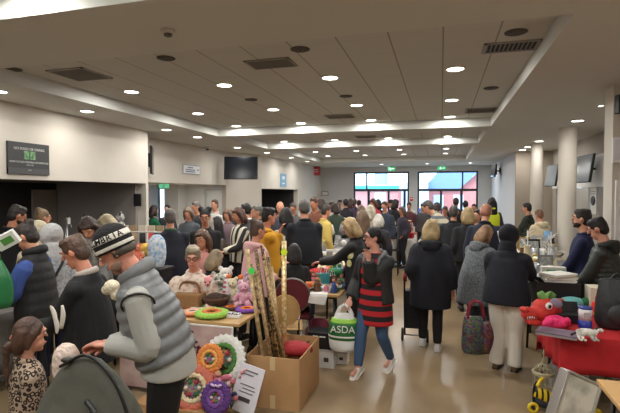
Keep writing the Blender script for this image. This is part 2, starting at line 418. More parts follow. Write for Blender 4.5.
for y, n in ((3.2, 'nearer the viewpoint'), (5.6, 'behind the taps')): downlight(-7.4, y, 2.16, 'added white downlight brightening the first bar recess ' + n, power=.6)  # lamps added to lift the dark bar recess, none visible there
downlight(-7.4, 17, 2.12, 'white round downlight inside the second bar', power=.15)
downlight(3.7, 12.5, 2.9, 'white round downlight inside the right hand kiosk', power=.5)
# vents, speakers, detectors
def vent(x, y, z, wx, wy, n, label, along='y', rz=0):
    t = thing('ceiling_vent', label, 'vent', (x, y, z), rz)
    m = MB(); m.box((0, 0, -.002), (wx, wy, .004)); m.build('backing', M((40, 38, 36), .8), t, smooth=False)
    m = MB(); f = .03
    for s in (-1, 1): m.box((s * wx / 2, 0, -.008), (f, wy + f, .014)); m.box((0, s * wy / 2, -.008), (wx + f, f, .014))
    m.build('frame', M((150, 146, 140), .6), t, smooth=False)
    m = MB()
    for i in range(n): m.box(((i + .5) / n * wx - wx / 2, 0, -.01), (wx / n * .3, wy, .015), ry=.6) if along == 'y' else m.box((0, (i + .5) / n * wy - wy / 2, -.01), (wx, wy / n * .3, .015), rx=.6)
    m.build('slat', M((120, 116, 110), .6), t, smooth=False)
p = atz(271, 63, ZC); vent(p.x, p.y, ZC, .5, .32, 10, 'dark square air vent in the near raised ceiling', 'x')
p = atz(80, 74, ZC); vent(p.x, p.y, ZC, .5, .5, 10, 'dark air vent near the left edge of the raised ceiling', 'x')
p = atz(511, 46, ZC); vent(p.x, p.y, ZC, .5, .3, 12, 'slatted air vent near the right edge of the raised ceiling', 'y')
p = atz(481, 110, ZC); vent(p.x, p.y, ZC, .5, .45, 12, 'slatted air vent beyond the first at the right edge', 'y')
p = atz(340, 116, ZC); vent(p.x, p.y, ZC, .5, .4, 10, 'dark air vent in the middle of the raised ceiling', 'x')
p = atz(366, 136.5, ZC); vent(p.x, p.y, ZC, .5, .4, 10, 'dark air vent in the second raised ceiling bay', 'x')
for u, v, n in ((300, 49, 'nearest middle'), (516, 32, 'nearest right'), (166, 58, 'nearest left'), (13, 69, 'far left'), (346, 96, 'middle'), (491, 88, 'second right'), (251, 99.5, 'left of centre')):
    p = atz(u, v, ZC)
    o = MB().lathe([(.1, 0), (.1, -.006), (.085, -.012), (0.001, -.012)]).build('ceiling_speaker', M((88, 84, 78), .8, pat='dots', col2=(60, 58, 54), sc=80), None, (p.x, p.y, ZC))
    tag(o, 'round grey flush ceiling speaker, ' + n, 'speaker')
p = atz(168, 30, ZL)
t = thing('smoke_detector', 'white dome smoke detector on the near ceiling beam', 'smoke detector', (p.x, p.y, ZL))
MB().lathe([(.055, 0), (.055, -.015), (.04, -.03)]).build('base', M((190, 186, 178), .5), t); MB().lathe([(.03, -.03), (.035, -.045), (.02, -.055), (.001, -.056)]).build('sensor', M((90, 85, 80), .5), t)
p = atz(207.5, 147, ZL)
t = thing('security_camera', 'small dome security camera under the ceiling above the lobby sign', 'camera', (p.x, p.y, ZL))
MB().lathe([(.07, 0), (.07, -.04), (.055, -.05)]).build('housing', whitem, t); MB().ell((0, 0, -.05), .045).build('dome', blackm, t)

# ------------------------------------------------------------------ wall fittings
x = LX
def wallrect(u0, v0, u1, v1, X): a = atx(u0, v0, X); b = atx(u1, v1, X); return a, b
a_ = atx(6, 140, LX); b_ = atx(48, 176, LX)
t = thing('notice_board', 'black landscape notice board with green emblem above the bar', 'sign', (LX + .015, (a_.y + b_.y) / 2, (a_.z + b_.z) / 2))
wd = b_.y - a_.y; hd = .47
m = MB(); m.box((0, 0, 0), (.03, wd, hd)); m.build('board', M((46, 46, 47), .5), t, smooth=False)
m = MB(); m.box((.001, 0, -hd * .40), (.032, wd, hd * .19)); m.build('footer_strip', M((66, 66, 66), .5), t, smooth=False)
gm_ = M((200, 200, 196), .5)
textmesh('NO FOOD OR DRINKS', .052, 'lettering', gm_, t, (.018, 0, .14), (pi / 2, 0, pi / 2))
textmesh('FROM OUTSIDE PREMISES ARE PERMITTED', .036, 'lettering', gm_, t, (.018, 0, -.055), (pi / 2, 0, pi / 2))
textmesh('THANK YOU', .022, 'lettering', gm_, t, (.018, 0, -.095), (pi / 2, 0, pi / 2))
textmesh('HALL', .025, 'lettering', gm_, t, (.019, 0, -.17), (pi / 2, 0, pi / 2))
m = MB(); m.box((.017, 0, .05), (.004, .2, .12)); e = m.build('emblem', M((140, 180, 130), .5, pat='noise', col2=(30, 90, 50), sc=25), t, smooth=False)
m = MB(); m.box((.019, 0, .05), (.004, .02, .12)); m.build('emblem_bar', M((30, 90, 50), .5), e, smooth=False)
# television end-on beside the bar wall
def tv(label, loc, rz, wd, hd, tilt=0, arm=None, scr=(22, 26, 32)):
    t = thing('television', label, 'television', loc, rz)
    R = Matrix.Rotation(tilt, 4, 'X')
    m = MB(); m.box((0, 0, 0), (wd, .05, hd)); m.xf(R); m.build('casing', blackm, t, smooth=False, bev=.006)
    m = MB(); m.box((0, -.027, 0), (wd - .04, .004, hd - .04)); m.xf(R); m.build('screen', M(scr, .2), t, smooth=False)
    m = MB(); m.box((0, .06, 0), (.3, .07, .3)); m.tube([(0, .06, 0), (0, arm or .16, 0)], [.025]); m.box((0, (arm or .16), 0), (.2, .02, .24)); m.build('wall_bracket', M((30, 30, 32), .5), t, smooth=False)
    return t
tv('black television seen edge-on at the end of the bar wall', (-6.25, 8.98, 2.68), radians(122), .7, .6, 0, .12)
cx = (p0 + p1) / 2
ang = atan2(dd.y, dd.x)
tvn = V((dd.y, -dd.x, 0)).normalized()
tp = atd(241, 168, 13.6)
tv('large black television above the white wall between lobby and second bar', (tp.x, tp.y, tp.z), radians(14), 1.0, .68, radians(-6), .5)
t = thing('direction_sign', 'white landscape direction sign on the lobby header', 'sign', (-6.53, 0, 0))
a_ = atx(182.5, 164, -6.55); b_ = atx(199.5, 175, -6.55); t.location = (-6.54, (a_.y + b_.y) / 2, (a_.z + b_.z) / 2)
wd = b_.y - a_.y
m = MB(); m.box((0, 0, 0), (.015, wd, .26)); m.build('frame', M((170, 172, 176), .4, metal=.5), t, smooth=False)
m = MB(); m.box((.004, 0, 0), (.015, wd - .05, .21)); m.build('panel', M((232, 234, 238), .5), t, smooth=False)
tm = M((60, 70, 100), .5)
for zz in (.05, -.01, -.06):
    m = MB(); m.box((.013, -.08, zz), (.002, wd * (.3 if zz > 0 else .55), .022)); m.build('lettering', tm, t, smooth=False)
m = MB(); m.add([(.014, wd * .33, -.03), (.014, wd * .43, 0), (.014, wd * .33, .03), (.016, wd * .33, -.03), (.016, wd * .43, 0), (.016, wd * .33, .03)], [(0, 1, 2), (5, 4, 3), (0, 3, 4, 1), (1, 4, 5, 2), (2, 5, 3, 0)]); m.build('arrow', tm, t, smooth=False)
a_ = atx(280, 173.5, -5.95); b_ = atx(286, 187, -5.95)
t = thing('wall_poster', 'pale blue portrait sign on the header over the second bar', 'sign', (-5.94, (a_.y + b_.y) / 2, (a_.z + b_.z) / 2))
m = MB(); m.box((0, 0, 0), (.015, max(.4, b_.y - a_.y), .52)); m.build('panel', M((120, 160, 190), .5), t, smooth=False)
lm_ = M((220, 230, 240), .5); MB().box((.009, 0, .1), (.004, .28, .12)).build('emblem', lm_, t, smooth=False); MB().box((.009, 0, -.12), (.004, .28, .05)).build('lettering', lm_, t, smooth=False)
p = aty(315.5, 171, 21.6)
t = thing('hanging_sign', 'red projecting square sign high on the far left wall', 'sign', (p.x, 21.6, p.z))
m = MB(); m.box((0, 0, 0), (.46, .03, .42)); m.build('panel', M((196, 60, 76), .5), t, smooth=False)
lm_ = M((240, 225, 225), .5); MB().box((0, -.018, .06), (.26, .006, .05)).build('lettering', lm_, t, smooth=False); MB().box((0, -.018, -.04), (.3, .006, .03)).build('lettering', lm_, t, smooth=False)
m = MB(); m.bb((-5.95 - p.x, -.012, .21), (.2, .012, .24)); m.build('bracket', steelm, t, smooth=False)
p = aty(325, 193.5, YF)
t = thing('framed_notice', 'small landscape framed notice on the far wall left of the windows', 'picture', (p.x, YF - .012, p.z))
MB().box((0, 0, 0), (.36, .024, .22)).build('frame', M((60, 60, 60), .5), t, smooth=False); MB().box((0, -.013, 0), (.3, .004, .17)).build('print', M((215, 215, 215), .5), t, smooth=False)
p = aty(411.5, 199, YF)
t = thing('fire_notice', 'small red fire notice between the far windows', 'sign', (p.x, YF - .01, p.z))
MB().box((0, 0, 0), (.14, .02, .2)).build('panel', M((200, 50, 50), .5), t, smooth=False); MB().box((0, -.011, .03), (.09, .004, .06)).build('symbol', whitem, t, smooth=False)
for u, v, Y, n in ((391.5, 171, 21.5, 'left'), (442, 170, 21.5, 'right')):
    p = aty(u, v - 2, Y)
    t = thing('exit_sign', 'green exit sign hanging before the %s far window' % n, 'sign', (p.x, Y, ZL))
    MB().box((0, 0, -.18), (.36, .03, .16)).build('panel', M((60, 170, 110), .5, emit=.6), t, smooth=False)
    MB().box((-.12, 0, -.05), (.01, .01, .1)).box((.12, 0, -.05), (.01, .01, .1)).build('hanger', steelm, t, smooth=False)
    MB().box((-.06, -.018, -.18), (.05, .004, .1)).box((.07, -.018, -.18), (.12, .004, .03)).build('symbol', M((235, 250, 240), .5, emit=.6), t, smooth=False)
p = atd(164, 182, 12.6)
t = thing('exit_sign', 'green exit sign above the lobby glass doors', 'sign', (p.x, p.y, 2.2))
MB().box((0, 0, -.06), (.3, .03, .12)).build('panel', M((90, 190, 140), .5, emit=.6), t, smooth=False); MB().box((0, -.018, -.06), (.05, .004, .08)).build('symbol', whitem, t, smooth=False)
# socket plate and grille by the bar
p = aty(137.5, 200, 8.24)
t = thing('wall_speaker', 'black square wall panel beside the bar end pier', 'wall panel', (p.x, 8.24, p.z))
MB().box((0, 0, 0), (.17, .03, .26)).build('casing', blackm, t, smooth=False, bev=.005); MB().box((0, -.017, 0), (.13, .006, .2)).build('grille', M((30, 30, 32), .8, pat='dots', col2=(10, 10, 10), sc=90), t, smooth=False)
# right hand televisions on the fascia, window reflection painted into their grey screens
p = atd(592, 170, 9.9); tv('television, screen painted grey for the window reflection, tilted on the white fascia nearest the wall corner', (2.95, 11.15, 2.47), radians(-84), .85, .60, radians(-8), .3, (104, 112, 118))
tv('television, screen painted grey for the window reflection, tilted on the white fascia between the pillars', (2.95, 14.1, 2.43), radians(-84), .85, .60, radians(-8), .3, (104, 112, 118))
tp = aty(495.5, 171, 19.5); tv('black television on the far right wall beside the windows', (2.0, 19.5, tp.z), radians(-86), .8, .5, radians(-8), .22)
t = thing('price_board', 'tall white menu board with black oval sign in the kiosk', 'sign', (0, 0, 0))
p = aty(588, 201, 11.85)
t.location = (RX - .02, 11.6, 1.78)
MB().box((0, 0, 0), (.03, .4, .6)).build('panel', M((205, 202, 196), .6), t, smooth=False)
B = Matrix.Rotation(pi / 2, 3, 'Y')
MB().ell((-.02, 0, 0), (.02, .16, .11)).build('oval_emblem', blackm, t)
[MB().box((-.017, 0, zz), (.004, .3, .02)).build('lettering', M((110, 110, 105), .6), t, smooth=False) for zz in (.2, .15)]
t = thing('wall_speaker', 'dark bracket speaker high on the near right wall corner', 'speaker', (2.02, 6.27, 3.0))
MB().box((0, 0, 0), (.06, .08, .22), rz=.3).build('casing', blackm, t, smooth=False, bev=.008); MB().tube([(0, 0, .1), (.05, .03, .14)], [.01]).build('bracket', steelm, t)
p = aty(618, 150, 6.29)
t = thing('wall_notice', 'white framed notice at the right edge on the near wall', 'sign', (p.x + .03, 6.285, p.z)); MB().box((0, 0, 0), (.18, .02, .3)).build('border', M((232, 232, 236), .5), t, smooth=False); MB().box((0, -.011, 0), (.14, .004, .24)).build('sheet', M((215, 216, 222), .5), t, smooth=False)
p = aty(617, 185, 6.29)
m = MB(); m.bb((p.x - .02, 6.25, 0), (p.x + .05, 6.3, p.z)); m.bb((p.x - .02, 6.25, p.z), (p.x + 1.0, 6.3, p.z + .06)); struct('trim_7', m, whitem)
m = MB(); m.bb((p.x + .05, 6.27, 0), (p.x + .95, 6.3, p.z)); t = struct('door_2', m, M((188, 182, 172), .6)); MB().box((.0, 0, 0), (.02, .04, .16)).build('door_handle', steelm, t, (p.x + .12, 6.25, 1.0))

# ------------------------------------------------------------------ bars
def bar_counter(label, x, y0, y1, top=(60, 50, 42)):
    t = thing('bar_counter', label, 'bar counter', (x, (y0 + y1) / 2, 0)); L = y1 - y0
    MB().box((-.3, 0, .52), (.5, L, 1.04)).build('body', M((44, 42, 42), .6), t, smooth=False)
    MB().box((-.27, 0, 1.065), (.66, L + .06, .045)).build('worktop', M(top, .3), t, smooth=False, bev=.006)
    return t
bar_counter('dark bar counter under the long header at left', -6.25, .9, 8.05)
bar_counter('dark bar counter of the second bar in the far left opening', -6.3, 15.1, 18.9)
for k, (x, y, lb) in enumerate(((-6.45, 5.25, 'left'), (-6.45, 6.72, 'middle'), (-6.45, 7.1, 'second'), (-6.45, 7.55, 'right'))):
    t = thing('beer_tap', 'chrome beer tap on the bar counter, %s one of four' % ('first', 'second', 'third', 'fourth')[k], 'beer tap', (x, y, 1.09))
    MB().lathe([(.05, 0), (.05, .02), (.025, .04), (.022, .35), (.03, .4), (.001, .42)]).build('column', steelm, t)
    MB().box((.05, 0, .36), (.02, .06, .12)).build('badge', M(((150, 40, 40), (210, 210, 205), (200, 170, 60), (40, 60, 120))[k], .4), t, smooth=False, bev=.006)
    MB().tube([(.02, 0, .3), (.08, 0, .3), (.1, 0, .24)], [.01]).build('spout', steelm, t)
    MB().tube([(.03, 0, .33), (.05, 0, .46)], [.012, .016]).build('handle', blackm, t)

# ------------------------------------------------------------------ people
SKIN = (205, 150, 122); SKIN2 = (190, 132, 104)
PLACED = []
RECTS = [(-1.75, -1.15, 5.3, 6.95), (-2.4, -1.55, 7.15, 8.9), (-2.6, -1.6, 9.6, 10.5), (-1.7, -.68, 12.3, 13.5), (-3.2, -2.2, 12.3, 13.2), (-4.9, -3.8, 11.0, 11.9), (-4.5, -3.75, 6.9, 7.6),
         (-4.8, -3.85, 5.3, 5.95), (-2.9, -1.7, 16, 17), (-1.2, .4, 17.2, 18.2), (1.15, 1.75, 6.9, 8.3), (1.45, 2.05, 8.7, 10), (2.2, 2.65, 10.1, 10.5), (-6.8, -5.8, .8, 8.6)]
def free(A):
    return all((A.x - b[0]) ** 2 + (A.y - b[1]) ** 2 > .56 ** 2 for b in PLACED) and not any(r[0] - .2 < A.x < r[1] + .2 and r[2] - .2 < A.y < r[3] + .2 for r in RECTS)
def skinm(c): return M(c, .5, pat='noise', col2=(c[0] - 8, c[1] - 16, c[2] - 16), sc=14)
REL = dict(down=(.06, .05, -.50), front=(-.05, .38, -.30), belly=(-.10, .24, -.34), reach=(-.02, .46, -.22), low=(0, .28, -.46), chin=(-.16, .17, .02), mouth=(-.15, .18, .06), pocket=(.05, .12, -.40), carry=(.10, .02, -.50), up=(0, .35, .1), back=(.1, -.15, -.45), book=(-.04, .36, -.16))
def solve(S, T, a, b, pole):
    d = T - S; L = min(d.length, (a + b) * .995); dn = d.normalized(); T = S + dn * L
    x = (a * a - b * b + L * L) / (2 * L); h = sqrt(max(a * a - x * x, 0))
    p = (pole - dn * pole.dot(dn)).normalized()
    return S + dn * x + p * h, T
def person(label, u, v, D, fa=0, h=None, group=None, lean=0, hp=0, ht=0, arms=('down', 'down'), seat=False, stance='stand',
           top=None, bottom=None, hair=None, skin=SKIN, shoes=(30, 30, 32), vest=None, face=False, scarf=None, hood=None, glasses=False,
           beard=None, fat=1., coat=None, voxk=1., fix=False, hat=None, child=False, abs_rot=None, collar=True):
    """u, v: where the crown of the head is seen; D: distance along the view; fa: facing (0 away, 90 left, 180 to the camera, -90 right)"""
    lean = radians(lean); hp = radians(hp)
    hipz = .90; P = V((0, 0, hipz))
    if child: pass
    t_ = V((0, sin(lean), cos(lean))); n_ = V((0, cos(lean), -sin(lean))); X = V((1, 0, 0))
    def pt(a, b, c): return P + X * a + n_ * b + t_ * c
    hk = 1.25 if child else 1.0
    up = Matrix.Rotation(-(lean * .75 + hp), 3, 'X') @ Matrix.Rotation(radians(ht), 3, 'Z')
    hr, hf, hu = up @ V((1, 0, 0)), up @ V((0, 1, 0)), up @ V((0, 0, 1))
    nb_ = pt(0, -.01, .53)
    hc = nb_ + (hu * .6 + t_ * .4) * .17 * hk ** .5 + hf * .03
    def hpnt(a, b, c): return hc + (hr * a + hf * b + hu * c) * hk
    topz = (hc + hu * .125 * hk).z
    if seat: s = (h or 1.7) / 1.75
    else: s = None
    if D >= 6 and not fix:
        for q in (0, .15, -.12, .3, .45, .6, .8, 1.0, 1.2, -.3, 1.4, 1.6, -.5, 1.8, 2, 2.4, 2.8, -.8, -1.2, 3.2):
            A = atd(u, v, D + q)
            if free(A): D += q; break
    H = atd(u, v, D)
    PLACED.append((H.x, H.y))
    if s is None: s = H.z / topz
    zoff = H.z - topz * s if seat else 0
    rot = radians(fa) + bearing(u) if abs_rot is None else radians(abs_rot)
    Rz = Matrix.Rotation(rot, 3, 'Z')
    hl = hc * s; hw = Rz @ V((hl.x, hl.y, 0))
    root = thing('person', label, 'person', (H.x - hw.x, H.y - hw.y, 0), rot, group)
    vox = max(.009, min(.03, D * .0026)) * voxk
    far = D > 9.5
    sg = 8 if far else 12
    def T4(): return Matrix.Translation((0, 0, zoff)) @ Matrix.Scale(s, 4)
    def fin(mb, name, mat, par=root, sm=2, vx=None, **k):
        mb.xf(T4()); return mb.build(name, mat, par, vox=vox if vx is None else vx, sm=sm, **k)
    # joints
    sh = [pt(sx * .160 * fat ** .5, -.005, .415) for sx in (-1, 1)]
    el, wr, hd = [], [], []
    for i, sx in enumerate((-1, 1)):
        a = arms[i]
        if isinstance(a, str): r = REL[a]; T = sh[i] + V((sx * r[0], r[1], r[2]))
        else: T = V(a)
        pole = V((sx * .22, -.6, -.8)) if (T.z > sh[i].z - .42) else V((sx * .3, -1, 0))
        e, w_ = solve(sh[i], T, .275, .25, pole); el.append(e); wr.append(w_); hd.append((w_ - e).normalized())
    # legs
    hipj = [P + V((sx * .09, 0, -.03)) for sx in (-1, 1)]
    if seat:
        an = [V((sx * .12, .42, hipz - .40)) for sx in (-1, 1)]; kn = [V((sx * .12, .42, hipz - .02)) for sx in (-1, 1)]
    else:
        off = dict(stand=(0, .03), walk=(.20, -.22), walk2=(-.2, .22), step=(.1, -.06))[stance]
        an = [V((sx * .1, off[i], .085 + (.05 if (stance.startswith('walk') and off[i] < 0) else 0))) for i, sx in enumerate((-1, 1))]; kn = []
        for i in range(2):
            k, a2 = solve(hipj[i], an[i], .395, .395, V((0, 1, 0))); kn.append(k); an[i] = a2
    # body: one continuous surface
    m = MB()
    m.tube([pt(0, 0, -.1), pt(0, 0, 0), pt(0, 0, .15), pt(0, 0, .3), pt(0, 0, .42), pt(0, -.01, .49), nb_, hc - hu * .04 * hk],
           [(.14 * fat, .10 * fat), (.165 * fat, .12 * fat), (.14 * fat, .11 * fat), (.16, .115), (.165, .10), (.10, .07), (.055, .056), (.054, .058)], n=22, seg=14)
    m.ell(hpnt(0, -.008, .012), [q * hk for q in (.074, .094, .108)], up)
    m.ell(hpnt(0, .028, -.055), [q * hk for q in (.056, .060, .062)], up)
    m.ell(hpnt(0, .062, -.098), [q * hk for q in (.026, .022, .018)], up)
    m.tube([hpnt(0, .085, .022), hpnt(0, (.112 if not child else .102), -.022)], [.010, .016 if not child else .012], seg=8)
    m.ell(hpnt(0, .083, .03), [q * hk for q in (.05, .014, .012)], up, 8, 6)
    m.ell(hpnt(0, .083, -.06), [q * hk for q in (.024, .014, .013)], up, 8, 6)
    for sx in (-1, 1): m.ell(hpnt(sx * .078, -.008, -.008), [q * hk for q in (.011, .019, .031)], up, 8, 6)
    for i, sx in enumerate((-1, 1)):
        m.tube([sh[i], sh[i].lerp(el[i], .5), el[i], el[i].lerp(wr[i], .4), wr[i]], [.047, .042, .036, .035, .025], seg=sg)
        m.tube([hipj[i], hipj[i].lerp(kn[i], .5), kn[i], kn[i].lerp(an[i], .35), an[i]], [.088, .075, .056, .055, .040], seg=sg)
        m.tube([an[i] + V((0, -.03, -.03)), an[i] + V((0, .14, -.055))], [.034, .026], seg=8)
        d = hd[i]; side = d.cross(V((0, 0, 1)))
        if side.length < .3: side = d.cross(V((0, 1, 0)))
        side.normalize()
        if side.x * -sx < 0: side = -side           # towards the thumb, inwards
        dn_ = d.cross(side).normalized()
        if dn_.z > 0: dn_ = -dn_
        w_ = wr[i]
        B = Matrix((side, d, d.cross(side).normalized())).transposed()
        m.ell(w_ + d * .045, (.042, .055, .017), B, 10, 7)
        fr = .0095 if D < 7 else .012
        for k, ln in enumerate((.070, .080, .076, .058)):
            b0 = w_ + d * .082 + side * (.030 - k * .020)
            b1 = b0 + d * ln * .5 + dn_ * ln * .18 + side * (.004 - k * .003)
            b2 = b1 + d * ln * .32 + dn_ * ln * .42
            m.tube([w_ + d * .05 + side * (.026 - k * .017), b0, b1, b2], [fr, fr, fr * .93, fr * .75], n=6, seg=7)
        m.tube([w_ + d * .02 + side * .02, w_ + d * .055 + side * .052, w_ + d * .088 + side * .058 + dn_ * .02], [.013, .011, .009], n=5, seg=7)
    fin(m, 'body', skinm(skin), sm=1 if D < 6 else 2, vx=vox * (.75 if D < 7 else 1))
    # lower clothes
    def trousers(c, wide=1., cuff=.055, rough=.8):
        m = MB()
        m.tube([pt(0, 0, .10), P, P + V((0, 0, -.09))], [(.155 * fat, .118 * fat), (.178 * fat, .130 * fat), (.17 * fat, .115 * fat)], n=8, seg=14)
        for i in range(2):
            m.tube([hipj[i], hipj[i].lerp(kn[i], .5), kn[i], kn[i].lerp(an[i], .4), an[i] + V((0, 0, -.03 if wide > 1.15 else .01))], [.104 * wide ** .5, .09 * wide ** .8, .072 * wide, .068 * wide, cuff * wide], n=18, seg=12, wob=(.05, 3))
        return fin(m, 'trousers', c if not isinstance(c, tuple) else M(c, rough, bump=.15, bsc=12))
    b = bottom or dict(c=(28, 30, 36))
    trousers(b['c'], b.get('wide', 1.), b.get('cuff', .055))
    # shoes
    for i in range(2):
        a = an[i]; m = MB(); tl = V((0, 1, 0)); tilt = 0
        if stance.startswith('walk') and a.z > .1: tilt = .35
        prof = [(-.075, .030, .034), (-.05, .038, .048), (0, .040, .055), (.06, .043, .042), (.12, .046, .030), (.165, .038, .022), (.185, .018, .013)]
        Rr = Matrix.Rotation(-tilt, 3, 'X')
        rings = []
        for y, rx, rz in prof:
            rings.append([a + Rr @ V((rx * cos(q), y, max(-.085 + .004, -.085 + rz + rz * sin(q) * 1.0))) for q in [2 * pi * j / 12 for j in range(12)]])
        m.loft(rings); m.tube([a + V((0, -.02, -.05)), a + V((0, -.02, .01))], [(.040, .048), (.038, .045)], seg=12)
        o = fin(m, 'shoe', M(shoes, .5), vx=max(.008, vox * .7), sm=1)
        if D < 7:
            m = MB(); m.loft([[a + Rr @ V((rx * 1.08 * cos(q), y + (.005 if sin(q) > 0 else 0), z)) for q, z in [(pi, -.085), (0, -.085), (0, -.068), (pi, -.068)]] for y, rx, rz in prof])
            fin(m, 'sole', M((230, 228, 222) if sum(shoes) > 300 else (25, 25, 25), .6), o, vx=0)
    # upper clothes
    def garment(name, mat, pad=.012, hem=-.05, flare=0., sleeves=True, quilt=None, neck=.50, arc=None, par=root, slen=.96, slv=1., sq=None):
        m = MB()
        path, rad = [], []
        if hem < 0:
            path += [P + V((0, 0, hem)) + n_ * 0]; rad += [((.185 + flare) * fat + pad, (.135 + flare) * fat + pad)]
            if hem < -.22: path.append(P + V((0, 0, hem * .5))); rad.append(((.185 + flare * .5) * fat + pad, (.135 + flare * .5) * fat + pad))
            path.append(pt(0, 0, .02)); rad.append((.178 * fat + pad, .128 * fat + pad))
        else: path.append(pt(0, 0, hem)); rad.append((.165 * fat + pad, .12 * fat + pad))
        path += [pt(0, .0, .17), pt(0, .005, .31), pt(0, 0, .42), pt(0, -.01, .475), pt(0, -.01, neck + .02)]
        rad += [(.155 * fat + pad, .118 * fat + pad), (.168 * fat ** .5 + pad * .8, .125 + pad * .8), (.165 * fat ** .5 + pad * .5, .102 + pad * .7), (.115 + pad * .7, .075 + pad * .7), (.062 + pad * .6, .06 + pad * .6)]
        n = quilt[2] if quilt else 26
        m.tube(path, rad, n=n, seg=24, quilt=quilt[:2] if quilt else None, arc=arc)
        o = fin(m, name, mat, par, sm=1 if quilt else 3) if sleeves is not True else None
        if sleeves:
            for i in range(2):
                S, E_, W = sh[i], el[i], wr[i]
                if slen < .6: pts = [S, S.lerp(E_, slen * 1.6)]; rr = [.055 + pad, .052 + pad]; nn_ = 6
                else: pts = [S - V((0, 0, .0)), S.lerp(E_, .5), E_, E_.lerp(W, .5), E_.lerp(W, slen)]; rr = [(.052 + pad * .6) * slv, (.049 + pad * .65) * slv, (.044 + pad * .7) * slv, (.040 + pad * .7) * slv, (.031 + pad * .7) * slv]; nn_ = 20
                m.tube(pts, rr, n=40 if (sq or quilt) else nn_, seg=12, quilt=(sq or (quilt[0] * 1.0, quilt[1])) if quilt else None, wob=None if quilt else (.03, 3))
                m.ell(S, .055 + pad * .6)
            o = fin(m, name, mat, par, sm=1 if quilt else 2)
        return o
    def gm(c, rough=.85, bump=.2, bsc=18): return c if not isinstance(c, tuple) else M(c, rough, bump=bump, bsc=bsc)
    tp = top or dict(c=(30, 32, 38))
    tn = tp.get('n', 'jacket')
    g = garment(tn, gm(tp['c'], tp.get('rough', .85)), tp.get('pad', .012), tp.get('hem', -.08), tp.get('flare', 0), quilt=tp.get('quilt'), slv=tp.get('slv', 1.), slen=tp.get('slen', .96), neck=tp.get('neck', .50))
    if vest:
        garment('vest', gm(vest['c'], vest.get('rough', .7)), vest.get('pad', .028), vest.get('hem', -.08), sleeves=False, quilt=vest.get('quilt'), neck=.52)
    if vest and D < 3:
        for i, sx in enumerate((-1, 1)):
            dv = (el[i] - sh[i]).normalized(); q = sh[i] + dv * .03 + X * sx * .012
            Bm = (X * sx * .8 + dv * .6).normalized().to_track_quat('Z', 'Y').to_matrix()
            m = MB(); m.torus(q, .083, .006, Bm, sq=1.2, seg=36); fin(m, 'armhole_piping', blackm, root, vx=0)
    if coat:
        garment('coat', gm(coat['c'], coat.get('rough', .6)), coat.get('pad', .03), coat.get('hem', -.1), quilt=None, arc=(coat.get('gap', .5), .022), sleeves=True, slv=coat.get('slv', 1.1))
        if coat.get('hood'):
            m = MB(); m.ell(pt(0, -.11, .46), (.12, .055, .08)); m.tube([pt(-.085, .12, .34), pt(-.10, .07, .46), pt(-.10, -.04, .51), pt(0, -.10, .53), pt(.10, -.04, .51), pt(.10, .07, .46), pt(.085, .12, .34)], [.016, .026, .032, .035, .032, .026, .016], seg=8); fin(m, 'hood', gm(coat['hood']), root)
    if tp.get('collar', 1) and not hood and collar:
        m = MB(); m.torus(nb_ + n_ * -.005 + t_ * (-.01 if not vest else .01), .072 if not vest else .082, .021 if not vest else .032, Matrix.Rotation(-lean - .25, 3, 'X'), sq=1.3)
        if tp.get('hooded'): m.ell(pt(0, -.105, .47), (.12, .055, .085), Matrix.Rotation(-lean, 3, 'X')); m.tube([pt(-.1, .03, .50), pt(-.12, -.06, .51), pt(0, -.12, .52), pt(.12, -.06, .51), pt(.1, .03, .50)], [.03, .035, .04, .035, .03], seg=8)
        fin(m, 'hood' if tp.get('hooded') else 'collar', gm(tp.get('cc', tp['c'])) if not vest else gm(vest['c'], .7), root)
    if scarf:
        m = MB(); m.torus(nb_ + t_ * -.0, .08, .034, Matrix.Rotation(-lean - .3, 3, 'X'), sq=1.2)
        m.tube([pt(.05, .09, .49), pt(.06, .15, .33), pt(.06, .15, .1)], [(.045, .015)] * 3, seg=10); m.tube([pt(-.05, .09, .49), pt(-.06, .15, .33), pt(-.07, .14, -.05)], [(.045, .015)] * 3, seg=10)
        fin(m, 'scarf', gm(scarf), root)
    if hood:
        m = MB()
        m.tube([hpnt(0, .07, -.02), hpnt(0, .04, .0), hpnt(0, -.05, .01), hpnt(0, -.11, -.01), hpnt(0, -.14, -.03)], [(.105 * hk, .13 * hk), (.112 * hk, .138 * hk), (.11 * hk, .13 * hk), (.08 * hk, .10 * hk), (.02, .02)], n=12, seg=18, ref=hr)
        m.tube([hpnt(0, -.03, -.09), pt(0, -.02, .46)], [(.09, .09), (.12, .09)], seg=14)
        fin(m, 'hood', gm(hood), root)
        m = MB(); m.ell(hpnt(0, .065, -.02), (.082 * hk, .028 * hk, .105 * hk), up); fin(m, 'face', skinm(skin), root, vx=0) if False else None
    # hair
    hh = hair or dict(k='short', c=(50, 38, 30))
    if hh['k'] != 'none':
        hm = M(hh['c'], .55, pat='noise', col2=tuple(int(q * .7) for q in hh['c']), sc=9, bump=.5, bsc=45)
        m = MB(); k = hh['k']
        if k == 'bald':
            m.tube([hpnt(-.07, .01, -.01), hpnt(-.055, -.06, -.02), hpnt(0, -.09, -.03), hpnt(.055, -.06, -.02), hpnt(.07, .01, -.01)], [(.022, .03)] * 5, seg=8)
        else:
            m.ell(hpnt(0, -.016, .03), [q * hk for q in (.083, .096, .100)], up)
            m.ell(hpnt(0, -.045, -.02), [q * hk for q in (.076, .062, .075)], up)
        if k == 'messy':
            for q in range(12): m.ell(hpnt(.046 * sin(q * 2.4), -.012 + .056 * cos(q * 2.4), .086 + .008 * sin(q * 1.7)), .034)
